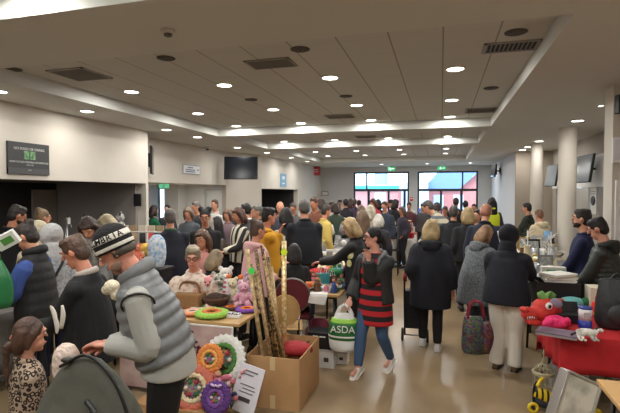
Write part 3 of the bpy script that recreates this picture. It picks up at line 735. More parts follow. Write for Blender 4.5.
        if k in ('bob', 'long', 'side', 'crop'):
            L = dict(bob=.12, long=.32, side=.22, crop=.05)[k]
            down = (hu * -.5 + V((0, 0, -1)) * .6).normalized()
            m.tube([hpnt(0, -.06, .03), hpnt(0, -.075, -.06), hpnt(0, -.075, -.06) + down * L * .6 - n_ * .02, hpnt(0, -.07, -.06) + down * L - n_ * .03], [(.085 * hk, .05), (.10 * hk, .052), (.105, .045), (.07, .022)], n=12, seg=14, ref=hr, wob=(.09, 5))
            for sx in (-1, 1):
                m.tube([hpnt(sx * .055, .03, .07), hpnt(sx * .082, .0, 0), hpnt(sx * .088, -.005, -.08), hpnt(sx * .085, .0, -.08) + down * L * .7], [.025, .032, .034, .015], n=10, seg=8)
            m.tube([hpnt(-.04, .065, .085), hpnt(.0, .085, .07), hpnt(.055, .06, .05)], [.022, .02, .018], n=6, seg=8)
        if k == 'bun': m.ell(hpnt(0, -.075, .10), .045)
        if k == 'buns': m.ell(hpnt(.06, -.03, .115), .048); m.ell(hpnt(-.06, -.03, .115), .048)
        if k == 'plait':
            m.tube([hpnt(0, -.05, .05), hpnt(0, -.07, -.04), hpnt(0, -.06, -.12)], [(.085 * hk, .06), (.088 * hk, .05), (.05, .035)], n=8, seg=14, ref=hr)
            for sx in (-1, 1): m.tube([hpnt(sx * .04, .05, .08), hpnt(sx * .075, .005, .02), hpnt(sx * .07, -.03, -.08)], [.025, .03, .02], n=8, seg=8)
        if k in ('ponytail', 'plait'):
            m.tube([hpnt(0, -.10, .02 if k == 'ponytail' else -.05), hpnt(0, -.13, -.06), hpnt(0, -.13, -.16), hpnt(0, -.11, -.30 if k == 'ponytail' else -.36)], [.025, .032, .026, .010], n=14, seg=10, quilt=(7, .3) if k == 'plait' else None)
        if k in ('short', 'messy'): m.ell(hpnt(0, .045, .085), [q * hk for q in (.062, .04, .03)], up)
        fin(m, 'hair', hm, root, sm=1)
    if beard:
        m = MB(); m.ell(hpnt(0, .028, -.066), [q * hk for q in (.060, .060, .048)], up); m.ell(hpnt(0, .066, -.09), [q * hk for q in (.03, .024, .022)], up); m.ell(hpnt(0, .088, -.043), (.026, .012, .006), up)
        fin(m, 'beard', M(beard, .9, bump=.4), root, vx=0)
    if face:
        for sx in (-1, 1):
            m = MB(); m.ell(hpnt(sx * .031, .083, .012), (.013 * hk, .008, .007 * hk), up, 8, 6); o = fin(m, 'eye', M((225, 218, 210), .3), root, vx=0)
            m = MB(); m.ell(hpnt(sx * .031, .0885, .012), (.0055 * hk, .004, .0055 * hk), up, 8, 6); fin(m, 'iris', M((45, 32, 25), .3), o, vx=0)
            m = MB(); m.tube([hpnt(sx * .014, .094, .032), hpnt(sx * .032, .093, .038), hpnt(sx * .05, .082, .032)], [.004, .005, .003], seg=6); fin(m, 'eyebrow', M(tuple(int(q * .8) for q in hh['c']), .8), root, vx=0)
        m = MB(); m.tube([hpnt(-.024, .086, -.056), hpnt(0, .098, -.058), hpnt(.024, .086, -.056)], [(.003, .003), (.006, .006), (.003, .003)], seg=8); fin(m, 'lips', M((168, 92, 84), .5), root, vx=0)
    if glasses:
        m = MB()
        for sx in (-1, 1):
            B = up @ Matrix.Rotation(pi / 2, 3, 'X'); m.torus(hpnt(sx * .033, .106, .012), .025 * hk, .003, B, seg=18, ss=6); m.tube([hpnt(sx * .058, .104, .016), hpnt(sx * .082, .0, .01)], [.003], seg=6)
        m.tube([hpnt(-.008, .107, .014), hpnt(.008, .107, .014)], [.003], seg=6)
        fin(m, 'glasses', M((40, 26, 26), .3), root, vx=0)
    if hat == 'beanie':
        bm = M((22, 22, 24), .9, bump=.5, bsc=70); wm = M((222, 218, 208), .9, bump=.5, bsc=70)
        prof = [(.104, -.005), (.107, .02), (.107, .045), (.104, .07), (.095, .095), (.078, .118), (.05, .137), (.02, .146), (.001, .148)]
        def band(z0, z1, ex):
            q = []
            for i in range(7):
                z = z0 + (z1 - z0) * i / 6
                for j in range(len(prof) - 1):
                    if prof[j][1] <= z <= prof[j + 1][1]:
                        f = (z - prof[j][1]) / (prof[j + 1][1] - prof[j][1]); r = prof[j][0] * (1 - f) + prof[j + 1][0] * f; q.append((r + ex, z)); break
            return q
        tl = Matrix.Rotation(.22, 3, 'X')
        BB = up @ tl
        def mk(pr):
            m = MB(); m.lathe(pr, seg=36); m.v = [hpnt(0, -.008, .01) + BB @ V((p.x * .88, p.y, p.z)) for p in m.v]; return m
        hatob = fin(mk(prof), 'beanie', bm, root, vx=0)
        fin(mk([(.1, .005)] + band(.008, .026, .003) + [(.1, .028)]), 'knit_stripe', wm, hatob, vx=0)
        fin(mk([(.1, .050)] + band(.052, .085, .003) + [(.09, .088)]), 'knit_band', wm, hatob, vx=0)
        # lettering wrapped round the band
        word = 'CUMBRIA'; dkm = M((22, 22, 24), .9)
        for i, ch in enumerate(word):
            c = bpy.data.curves.new('letter', 'FONT'); c.body = ch; c.size = .046; c.extrude = .0015; c.align_x = 'CENTER'; c.align_y = 'CENTER'; c.offset = .0009
            tt = bpy.data.objects.new('letter', c); COL.objects.link(tt); bpy.context.view_layer.update()
            me = bpy.data.meshes.new_from_object(tt.evaluated_get(bpy.context.evaluated_depsgraph_get())); bpy.data.objects.remove(tt)
            a = hatang - (i - 3) * .30
            ctr = V((sin(a) * .1065 * .88, cos(a) * .1065, .069)); nrm = V((sin(a) * .94, cos(a), .36)).normalized()
            rgt = V((-cos(a), sin(a) * .9, 0)).normalized(); upv = nrm.cross(rgt).normalized()
            if upv.z < 0: upv = -upv
            for vv in me.vertices:
                q = ctr + rgt * vv.co.x + upv * vv.co.y + nrm * (vv.co.z)
                vv.co = T4() @ (hpnt(0, -.008, .01) + BB @ q)
            me.materials.clear(); me.materials.append(dkm)
            lo = bpy.data.objects.new('lettering', me); COL.objects.link(lo); lo.parent = hatob
    root['_s'] = s
    R4 = Matrix.Translation(root.location) @ Matrix.Rotation(rot, 4, 'Z') @ T4()
    info = dict(root=root, wr=[R4 @ q for q in wr], hand=[R4 @ (wr[i] + hd[i] * .08) for i in range(2)], s=s, rot=rot, hc=R4 @ hc, fin=fin, pt=pt, hpnt=hpnt, P=P, el=el, W=wr, n_=n_, R4=R4)
    del root['_s']
    return info
hatang = radians(-80)
LEO = M((178, 158, 138), .9, pat='leopard', col2=(44, 32, 28), sc=38, th=.42)
BLK = (20, 21, 25)
# --- foreground
girl = person('small girl in a leopard print dress with a long plait, looking right', 30, 317, 2.7, -82, child=True, top=dict(n='dress', c=LEO, pad=.02, hem=-.40, flare=.07, slv=1.15), bottom=dict(c=LEO), arms=('belly', 'belly'), hair=dict(k='plait', c=(86, 58, 44)), skin=(206, 154, 130), face=True, hp=4, shoes=(60, 50, 50), voxk=.9)
hatm = person('man in striped black and white knitted hat and grey quilted gilet bending over a bag', 116, 233, 2.7, 76, lean=20, hp=22, hat='beanie', arms=((-.09, .31, 1.03), (.01, .33, 1.0)), top=dict(n='sweatshirt', c=(176, 176, 170), pad=.02, hem=-.06, slv=1.12), vest=dict(c=(118, 120, 122), pad=.05, hem=.03, quilt=(10, .07, 88), rough=.45), bottom=dict(c=(14, 14, 16)), hair=dict(k='bald', c=(90, 80, 70)), skin=(214, 152, 130), face=True, beard=(150, 120, 104), fat=1.0)
jack = person('short haired brunette woman in a black zip jacket looking down, left of the knitted hat', 75, 237, 3.35, 62, hp=22, lean=5, arms=('front', 'pocket'), top=dict(c=(15, 16, 20), pad=.03, hem=-.14, cc=(176, 166, 158)), bottom=dict(c=(14, 14, 18)), hair=dict(k='messy', c=(92, 68, 54)), skin=(210, 146, 120), face=True, fat=1.15)
# --- left side
person('woman in a black padded gilet over a blue top holding a white box', 26, 224, 4.2, 62, hp=22, lean=3, arms=((-.17, .36, 1.14), 'book'), top=dict(n='sweater', c=(58, 82, 150), pad=.02, slv=1.25), vest=dict(c=(18, 18, 20), pad=.04, hem=-.2, quilt=(9, .03, 70)), bottom=dict(c=BLK), hair=dict(k='bun', c=(46, 34, 30)), fat=1.05)
person('dark haired bearded man in a black jumper looking down by the bar', 17, 206, 5.9, -70, hp=22, arms=('front', 'front'), top=dict(n='sweater', c=BLK), hair=dict(k='messy', c=(40, 30, 26)), beard=(44, 30, 24), skin=SKIN2, face=True)
person('fair haired woman with hair pinned up behind the bar', 43, 209, 7.0, -70, hp=8, arms=('front', 'front'), top=dict(c=(34, 34, 36)), hair=dict(k='bun', c=(130, 104, 76)), face=True)
person('person in a cream fluffy hood behind the blue sleeved woman', 37, 222, 5.2, 20, hp=15, arms=('front', 'front'), top=dict(c=(196, 184, 158), pad=.03), hood=M((204, 194, 166), .95, bump=1., bsc=25), hair=dict(k='none', c=(0, 0, 0)))
spk = person('woman in a pale grey sparkly coat and white woolly hat with a black bag strap', 51, 225, 4.7, 15, hp=12, arms=('front', 'pocket'), top=dict(c=M((128, 130, 134), .8, pat='noise', col2=(176, 178, 182), sc=40), pad=.03, hem=-.16), hood=M((186, 186, 186), .95, bump=.8, bsc=30), hair=dict(k='none', c=(0, 0, 0)), bottom=dict(c=(30, 38, 62)))
person('woman with long brown hair in a grey jacket bowing her head over the stall', 88, 219, 5.2, 165, lean=14, hp=32, arms=('low', 'low'), top=dict(c=(112, 114, 112), pad=.03), scarf=M((150, 148, 140), .9, pat='noise', col2=(70, 70, 70), sc=25), hair=dict(k='long', c=(66, 44, 36)))
person('blonde person in a grey patterned coat bending left behind the knitted hat', 107, 215, 5.85, 60, lean=16, hp=15, arms=('low', 'low'), top=dict(c=M((120, 116, 104), .9, pat='noise', col2=(60, 58, 54), sc=30), pad=.03), hair=dict(k='bob', c=(176, 160, 126)), skin=(210, 160, 136))
person('woman in a bright green top by the lobby door', 154, 205, 10.6, -60, arms=('front', 'front'), top=dict(n='sweater', c=(20, 96, 66)), hair=dict(k='bob', c=(44, 26, 26)))
person('dark haired person behind the big man, by the glass doors', 167, 204, 11.6, 160, top=dict(c=(50, 60, 66)), hair=dict(k='short', c=(40, 34, 32)))
person('big balding man in a navy jacket with green shoulders seen from behind', 170, 208.5, 6.4, 5, hp=6, arms=('belly', 'belly'), fat=1.3, top=dict(c=(20, 24, 38), pad=.045, hem=-.12, cc=(66, 92, 76)), hair=dict(k='short', c=(112, 104, 96)), bottom=dict(c=BLK))
person('man in a dark coat standing before the white lobby door', 196, 201, 9.8, 120, hp=8, top=dict(c=(44, 46, 54), pad=.03), hair=dict(k='short', c=(120, 112, 104)))
person('man in a pale shirt beside the white lobby door', 214.5, 199, 10.8, 150, top=dict(n='shirt', c=(190, 186, 180)), hair=dict(k='short', c=(90, 66, 52)))
person('woman in black with dark hair in two buns facing the camera', 205, 209, 6.6, 175, hp=14, arms=('belly', 'belly'), top=dict(n='sweater', c=(15, 15, 17), pad=.03), hair=dict(k='buns', c=(24, 20, 20)), face=True, fat=1.1)
person('woman in black standing at the right shoulder of the woman with buns', 217, 216, 7.0, 60, top=dict(c=(20, 20, 22), pad=.03), hair=dict(k='long', c=(30, 24, 24)))
person('little girl in a pink top with brown hair behind the seated stallholder', 202, 229, 6.0, 150, child=True, hp=10, arms=('belly', 'belly'), top=dict(n='sweater', c=(214, 150, 142), pad=.02), hair=dict(k='side', c=(104, 74, 56)), face=True)
person('grey haired stallholder with glasses in a cream floral top sitting behind the toys', 193, 246, 4.95, 172, seat=True, h=1.75, hp=12, arms=((-.2, .3, 1.1), (.2, .3, 1.1)), glasses=True, face=True, top=dict(n='blouse', c=M((214, 200, 184), .8, pat='noise', col2=(170, 96, 84), sc=26, mixn=.62), pad=.03, slv=1.25), hair=dict(k='messy', c=(166, 150, 126)), skin=(214, 152, 128), bottom=dict(c=(60, 50, 46)), fat=1.2)
person('brown haired woman in black seated with her back to the toys', 221, 239, 6.2, 40, seat=True, h=1.66, hp=15, top=dict(c=(26, 27, 30), pad=.02), hair=dict(k='bob', c=(74, 54, 42)))
person('fair haired woman in a charcoal jacket seated right behind the stallholder', 216, 250, 5.75, -50, seat=True, h=1.62, hp=20, top=dict(c=(36, 38, 42), pad=.02), hair=dict(k='bob', c=(150, 130, 100)))
person('woman in a cream and black striped jacket looking down in the middle stalls', 238, 207, 7.5, 120, fix=True, hp=14, arms=('front', 'pocket'), top=dict(c=M((206, 198, 178), .8, pat='stripe', col2=(34, 34, 36), sc=9, th=.45, ax=0), pad=.03), hair=dict(k='bob', c=(90, 58, 48)))
person('dark haired person with a white collar right of the striped jacket', 245.5, 203, 8.6, 60, top=dict(c=(60, 64, 72), cc=(220, 220, 216)), hair=dict(k='short', c=(26, 24, 26)))
person('brown haired woman in a mauve coat left of the striped jacket', 227, 209, 8.2, 150, hp=10, top=dict(c=(120, 98, 104)), hair=dict(k='bob', c=(110, 84, 66)))
person('woman in a dark blue jacket with light brown hair among the middle stalls', 232, 209, 8.4, 30, top=dict(c=(40, 46, 62)), hair=dict(k='messy', c=(128, 96, 72)))
person('grey haired man in a navy gilet before the second bar', 257, 204.5, 8.2, 100, top=dict(n='shirt', c=(150, 146, 140)), vest=dict(c=(32, 36, 46)), hair=dict(k='short', c=(124, 120, 112)))
person('dark haired person in a mustard yellow jacket with hand to the mouth', 269, 207, 6.35, -75, fix=True, arms=('belly', 'mouth'), hp=6, top=dict(c=(196, 140, 22), pad=.045, hem=-.12, hooded=True), hair=dict(k='messy', c=(30, 24, 24)), skin=(206, 150, 126), face=True, fat=1.1)
person('woman in a pale pink hooded top with hair tied up, facing right', 258, 220, 5.5, -62, arms=('belly', 'belly'), hp=6, top=dict(n='sweater', c=(212, 166, 166), pad=.04, hem=-.12, hooded=True), hair=dict(k='bun', c=(88, 66, 54)), fat=1.15)
person('bald man behind the mustard jacket at the second bar', 280, 201, 9.4, 170, top=dict(c=(60, 62, 72)), hair=dict(k='bald', c=(90, 80, 70)))
person('person with short black hair beside the mustard jacket in a dark gilet', 286, 207, 7.2, 20, top=dict(n='sweater', c=(168, 150, 122)), vest=dict(c=(26, 28, 34)), hair=dict(k='bob', c=(26, 24, 26)))
person('tall grey haired man in a black jacket and blue jeans seen from behind', 304, 199.5, 6.95, 12, fix=True, hp=12, arms=('belly', 'belly'), fat=1.25, top=dict(c=(18, 21, 30), pad=.045, hem=-.08), bottom=dict(c=(54, 66, 88)), hair=dict(k='short', c=(112, 108, 104)))
person('dark haired woman in black seated in front of the tall man in jeans', 294, 243, 5.85, 10, seat=True, h=1.5, top=dict(c=(22, 23, 26), pad=.03), hair=dict(k='bob', c=(30, 26, 26)))
# --- middle distance by the centre aisle
red = person('woman in red and black striped dress with black ponytail and glasses carrying a carrier bag', 373, 226.5, 4.95, 150, ht=-42, hp=4, stance='walk2', arms=((-.03, .20, 1.36), (.28, .10, .86)), glasses=True, face=True,
             top=dict(n='dress', c=M((22, 20, 24), .8, pat='stripe', col2=(178, 28, 38), sc=9.2, th=.5, ax=2), pad=.025, hem=-.31, flare=.015), coat=dict(c=(30, 32, 34), pad=.05, hem=-.06, gap=.78, hood=(120, 122, 126)), bottom=dict(c=(58, 84, 118), cuff=.05), shoes=(214, 208, 200), collar=False, hair=dict(k='ponytail', c=(16, 14, 18)), skin=(216, 164, 144))
blo = person('blonde woman in a black jacket with a yellow print reaching over the stall', 350, 218, 5.9, 65, hp=18, lean=6, arms=('reach', 'low'), top=dict(c=M((14, 14, 18), .7), pad=.03, hem=-.16), hair=dict(k='bob', c=(194, 164, 116)), skin=(208, 154, 128))
person('woman with long wavy brown hair just behind the blonde woman', 362, 210, 6.5, 40, top=dict(c=(26, 28, 36), pad=.03), hair=dict(k='long', c=(126, 100, 78)))
blk = person('blonde woman in a long black hooded coat seen from behind in the aisle', 431, 219, 5.75, -4, hp=4, arms=('pocket', 'carry'), top=dict(c=(22, 24, 34), pad=.06, hem=-.34, flare=.0, hooded=True, slv=1.15), bottom=dict(c=(18, 19, 24)), shoes=(228, 228, 228), hair=dict(k='bob', c=(190, 164, 118)), fat=1.12, stance='step')
gry = person('woman in a grey tweed coat with light brown hair leaning over the right stall', 486, 226, 5.95, -42, lean=12, hp=20, arms=('front', 'low'), top=dict(c=M((74, 78, 82), .95, pat='noise', col2=(120, 124, 128), sc=60), pad=.055, hem=-.3, flare=.02, hooded=True, slv=1.15), bottom=dict(c=(46, 58, 72)), hair=dict(k='bob', c=(158, 116, 80)), fat=1.15)
wht = person('woman in a navy hooded coat and white trousers seen from behind', 509, 225.5, 5.1, -14, lean=4, hp=10, arms=('low', 'reach'), top=dict(c=(20, 23, 34), pad=.06, hem=-.1, hooded=False, slv=1.2), hood=(20, 23, 34), hair=dict(k='none', c=(0, 0, 0)), bottom=dict(c=(222, 216, 204), wide=1.3, cuff=.065), fat=1.15, shoes=(90, 70, 50))
person('blonde person in black turned away behind the black hooded coat', 468, 207, 7.6, 10, hp=12, top=dict(c=(16, 17, 22), pad=.05), hair=dict(k='bob', c=(178, 150, 104)), fat=1.1)
person('grey haired man in a black jacket left of the blonde person in black', 454, 205, 7.9, -10, top=dict(c=(18, 20, 26), pad=.05), hair=dict(k='short', c=(84, 76, 72)), fat=1.15)
gin = person('ginger balding man in a navy jacket with a white stripe on the sleeve', 486, 205, 7.1, -10, hp=26, lean=5, top=dict(c=(24, 28, 46), pad=.04), hair=dict(k='short', c=(176, 116, 92)), fat=1.1)
person('person in black between the blonde and the ginger man', 477, 209, 8.3, 160, top=dict(c=(24, 24, 30)), hair=dict(k='short', c=(60, 44, 38)))
person('man in a beige patterned jumper leaning left over a stall in the aisle', 428, 201, 9.6, 70, lean=38, hp=0, arms=('low', 'low'), top=dict(n='sweater', c=M((182, 172, 148), .9, pat='stripe', col2=(96, 98, 104), sc=7, th=.4), pad=.03), hair=dict(k='short', c=(78, 70, 66)), fat=1.15)
person('broad man in a dark coat beside the leaning beige jumper', 437, 202, 9.3, 0, top=dict(c=(30, 36, 44), pad=.05), hair=dict(k='short', c=(74, 60, 54)), fat=1.25)
person('steward in a yellow high visibility vest and dark hair near the far right wall', 492, 197, 11.5, 20, top=dict(c=(40, 44, 60)), vest=dict(c=(214, 226, 40)), hair=dict(k='long', c=(30, 28, 32)))
person('young man in a camouflage jacket by the beige wall', 527, 202.5, 10.5, 70, hp=6, arms=('front', 'front'), top=dict(c=M((60, 66, 54), .9, pat='noise', col2=(28, 28, 26), sc=18), pad=.03), hair=dict(k='short', c=(30, 26, 26)))
chi = person('child in a cream fleece with a light blue bag between the pillars', 539, 209.5, 9.4, 40, hp=14, arms=('front', 'front'), top=dict(c=(208, 192, 160), pad=.045, hooded=True), bottom=dict(c=(190, 172, 142)), hair=dict(k='short', c=(130, 90, 64)))
# --- right hand stallholders
person('dark haired bearded man in a navy polo shirt behind the right stall, facing left', 582, 208.5, 5.7, 84, hp=0, arms=('low', 'low'), top=dict(n='polo_shirt', c=(24, 30, 66), pad=.02, hem=-.1), hair=dict(k='messy', c=(34, 26, 24)), beard=(48, 34, 28), skin=(214, 160, 134), face=True, fat=1.1, bottom=dict(c=(40, 44, 54)))
person('man in a dark green padded jacket looking down behind the red cloth stall', 598, 218.5, 5.1, 78, hp=20, lean=4, arms=('low', 'belly'), top=dict(c=(32, 36, 32), pad=.04, hem=-.1, quilt=(16, .05, 90), sq=(14, .05), rough=.5, hooded=True), hair=dict(k='messy', c=(26, 20, 20)), skin=(212, 158, 134), face=True, fat=1.1)
# --- the far crowd
FAR = [  # u, v, D, facing, jacket, hair kind, hair colour, label
 (314, 197, 9.6, 150, (112, 66, 48), 'short', (90, 60, 48), 'man in a rust brown jacket right of the tall man in jeans'),
 (321, 198.5, 10.4, 60, (88, 84, 66), 'bob', (70, 52, 44), 'person in an olive coat by the wire display racks'),
 (332, 201, 12.5, 175, (206, 202, 190), 'short', (70, 60, 54), 'person in a white top behind the wire display racks'),
 (340, 199, 15.5, 170, (150, 132, 116), 'short', (50, 42, 38), 'person in a tan coat near the far wall, left of the dark group'),
 (345.5, 198.5, 14.0, 20, (38, 36, 44), 'short', (40, 34, 34), 'first person of the dark group left of the far windows'),
 (351.5, 198, 14.6, -30, (72, 52, 74), 'bob', (88, 66, 56), 'person in a plum coat within the dark group'),
 (354.5, 198.5, 13.4, 10, (44, 60, 92), 'short', (104, 96, 90), 'grey haired man in a blue jacket by the left window edge'),
 (359, 199.5, 14.6, 0, (34, 42, 62), 'short', (60, 52, 48), 'man in a navy jacket against the left window edge'),
 (370.5, 204.5, 9.0, -20, (150, 138, 120), 'bob', (202, 192, 172), 'white haired woman behind the black ponytail'),
 (373, 198.5, 12.6, 140, (176, 40, 52), 'bob', (96, 64, 54), 'woman in a red jacket before the left window'),
 (378, 199, 13.4, 30, (28, 28, 34), 'bob', (34, 28, 30), 'black haired person right behind the red jacket'),
 (378.5, 214, 8.4, 0, (44, 40, 48), 'bob', (204, 196, 186), 'short white haired woman to the right of the ponytail'),
 (384.5, 201, 11.4, 160, (54, 60, 74), 'short', (106, 76, 60), 'brown haired man in slate blue before the window'),
 (391, 199.5, 13.0, 90, (26, 30, 38), 'short', (40, 34, 34), 'first of two people in black right of the slate blue man'),
 (396, 199, 13.4, -60, (20, 22, 28), 'bob', (30, 26, 28), 'second of two people in black right of the slate blue man'),
 (409, 202, 13.0, 175, (90, 50, 56), 'short', (60, 44, 40), 'person in a maroon top between the two far windows'),
 (423, 203, 13.5, 160, (70, 64, 66), 'short', (50, 40, 38), 'person half hidden behind the beige jumper'),
 (445, 206, 12.0, 170, (60, 50, 52), 'short', (96, 70, 60), 'person in brown behind the dark coats'),
 (456, 197.5, 12.6, 0, (30, 30, 38), 'short', (60, 46, 42), 'man in black standing before the right window'),
 (465.5, 200.5, 11.8, 10, (22, 24, 32), 'short', (26, 24, 28), 'black haired person before the right window edge'),
 (474, 203.5, 12.4, 170, (40, 40, 48), 'short', (36, 30, 32), 'dark haired person at the right end of the right window'),
 (402, 206, 12.2, 120, (60, 56, 70), 'bob', (110, 90, 76), 'woman in a dusky purple coat at the far stalls'),
 (361, 205, 11.4, 60, (52, 56, 52), 'bob', (140, 120, 96), 'light haired person in grey green left of the white haired woman'),
 (293, 203, 11.0, 160, (90, 86, 84), 'short', (88, 76, 66), 'man in grey behind the mustard jacket'),
 (249, 206, 9.4, 150, (96, 92, 90), 'short', (60, 50, 46), 'person in grey left of the navy gilet'),
 (188, 207, 8.8, 150, (70, 74, 80), 'bob', (120, 100, 84), 'fair haired person beside the big man with green shoulders'),
 (335, 203, 10.4, 20, (60, 74, 60), 'bob', (56, 42, 38), 'person in a moss green coat by the racks'),
 (326, 205, 9.2, -60, (196, 170, 90), 'short', (50, 40, 36), 'person in a straw yellow top near the racks'),
]
for u, v, D, fa, c, hk_, hc_, lb in FAR:
    person(lb, u, v, D, fa, top=dict(c=c, pad=.03), hair=dict(k=hk_, c=hc_), hp=random.choice((0, 8, 15)), arms=random.choice((('down', 'down'), ('belly', 'front'), ('pocket', 'belly'))), skin=random.choice((SKIN, SKIN2)), group=None)

def extra(pi_, m, name, mat, sm=0, vox=0): m.v = [pi_['R4'] @ p for p in m.v]; Mi = Matrix.Translation(pi_['root'].location) @ Matrix.Rotation(pi_['rot'], 4, 'Z'); return m.xf(Mi.inverted()).build(name, mat, pi_['root'], vox=vox, sm=sm)
f_ = spk['pt']; extra(spk, MB().tube([f_(.09, .04, .50), f_(.07, -.13, .45), f_(-.04, -.165, .26), f_(-.16, -.14, .04), f_(-.2, -.05, -.06)], [(.014, .008)], n=20, seg=8), 'bag_strap', M(BLK, .6))
f_ = blo['pt']; extra(blo, MB().ell(f_(-.175, .0, .33), (.022, .05, .07)).ell(f_(-.185, .02, .22), (.02, .035, .05)), 'yellow_print', M((206, 204, 70), .7, pat='noise', col2=(230, 228, 210), sc=30))
f_ = gin['pt']; extra(gin, MB().tube([f_(.19, -.07, .42), f_(.225, -.06, .26), f_(.24, -.05, .12)], [(.014, .03)], n=8, seg=8), 'sleeve_stripe', M((224, 224, 228), .8))
f_ = chi['pt']; bgc = extra(chi, MB().tube([f_(.05, -.17, .05), f_(.05, -.19, .2), f_(.05, -.17, .36)], [(.10, .06), (.12, .08), (.08, .05)], n=10, seg=14), 'backpack', M((120, 164, 206), .7))
# ------------------------------------------------------------------ furniture and goods
WOOD = M((196, 160, 108), .5, pat='wood', col2=(172, 132, 82), sc=3)
CARD = M((186, 146, 102), .85, pat='noise', col2=(176, 136, 92), sc=5)
CARDI = M((160, 122, 84), .9)
def table(label, x0, x1, y0, y1, z=.74, top=None, legm=None, rz=0):
    cx_, cy_ = (x0 + x1) / 2, (y0 + y1) / 2; w_, d_ = x1 - x0, y1 - y0
    t = thing('trestle_table', label, 'table', (cx_, cy_, 0), rz)
    MB().box((0, 0, z - .015), (w_, d_, .03)).build('table_top', top or WOOD, t, smooth=False, bev=.005)
    MB().box((0, 0, z - .05), (w_ - .12, d_ - .12, .035)).build('apron', M((60, 58, 56), .5), t, smooth=False)
    for sx in (-1, 1):
        for sy in (-1, 1):
            MB().tube([(sx * (w_ / 2 - .08), sy * (d_ / 2 - .08), z - .05), (sx * (w_ / 2 - .06), sy * (d_ / 2 - .06), 0)], [.014]).build('leg', legm or M((40, 40, 42), .4, metal=.6), t)
    return t
def cloth(label, x0, x1, y0, y1, z, drop, col, rz=0, pt_=0.):
    cx_, cy_ = (x0 + x1) / 2, (y0 + y1) / 2; w_, d_ = (x1 - x0) / 2 + .015, (y1 - y0) / 2 + .015
    per = []
    n = 30
    for i in range(n): per.append((-w_ + 2 * w_ * i / n, -d_))
    for i in range(n): per.append((w_, -d_ + 2 * d_ * i / n))
    for i in range(n): per.append((w_ - 2 * w_ * i / n, d_))
    for i in range(n): per.append((-w_, d_ - 2 * d_ * i / n))
    m = MB(); rings = []
    rings.append([(a * .2, b * .2, .008) for a, b in per]); rings.append([(a * .985, b * .985, .008) for a, b in per]); rings.append([(a, b, 0) for a, b in per])
    for k in range(1, 6):
        f = k / 5; r = []
        for i, (a, b) in enumerate(per):
            L = hypot(a, b); wv = sin(i * .9) * .018 * f + sin(i * .37) * .012 * f + .02 * f
            cn = (abs(abs(a) - w_) < .09 and abs(abs(b) - d_) < .09)
            r.append((a + a / L * wv, b + b / L * wv, -drop * f * (1 + (pt_ if cn else 0))))
        rings.append(r)
    inner = [[(x * .985, y * .985, zz) for x, y, zz in r] for r in reversed(rings[2:])]
    m.loft(rings + inner + [[(a * .2, b * .2, .001) for a, b in per]])
    o = m.build('tablecloth', col if not isinstance(col, tuple) else M(col, .85, bump=.1, bsc=8), None, (cx_, cy_, z + .003), rz)
    tag(o, label, 'tablecloth'); return o
PAL = dict(red=(178, 36, 40), white=(226, 222, 214), pink=(220, 130, 150), blue=(50, 84, 150), navy=(28, 34, 62), green=(40, 120, 64), yellow=(220, 184, 60), orange=(220, 110, 50), brown=(104, 70, 46), black=(26, 26, 28), grey=(130, 130, 132), purple=(110, 66, 140), teal=(60, 140, 146), cream=(222, 206, 170), gold=(190, 150, 70), silver=(190, 192, 196))
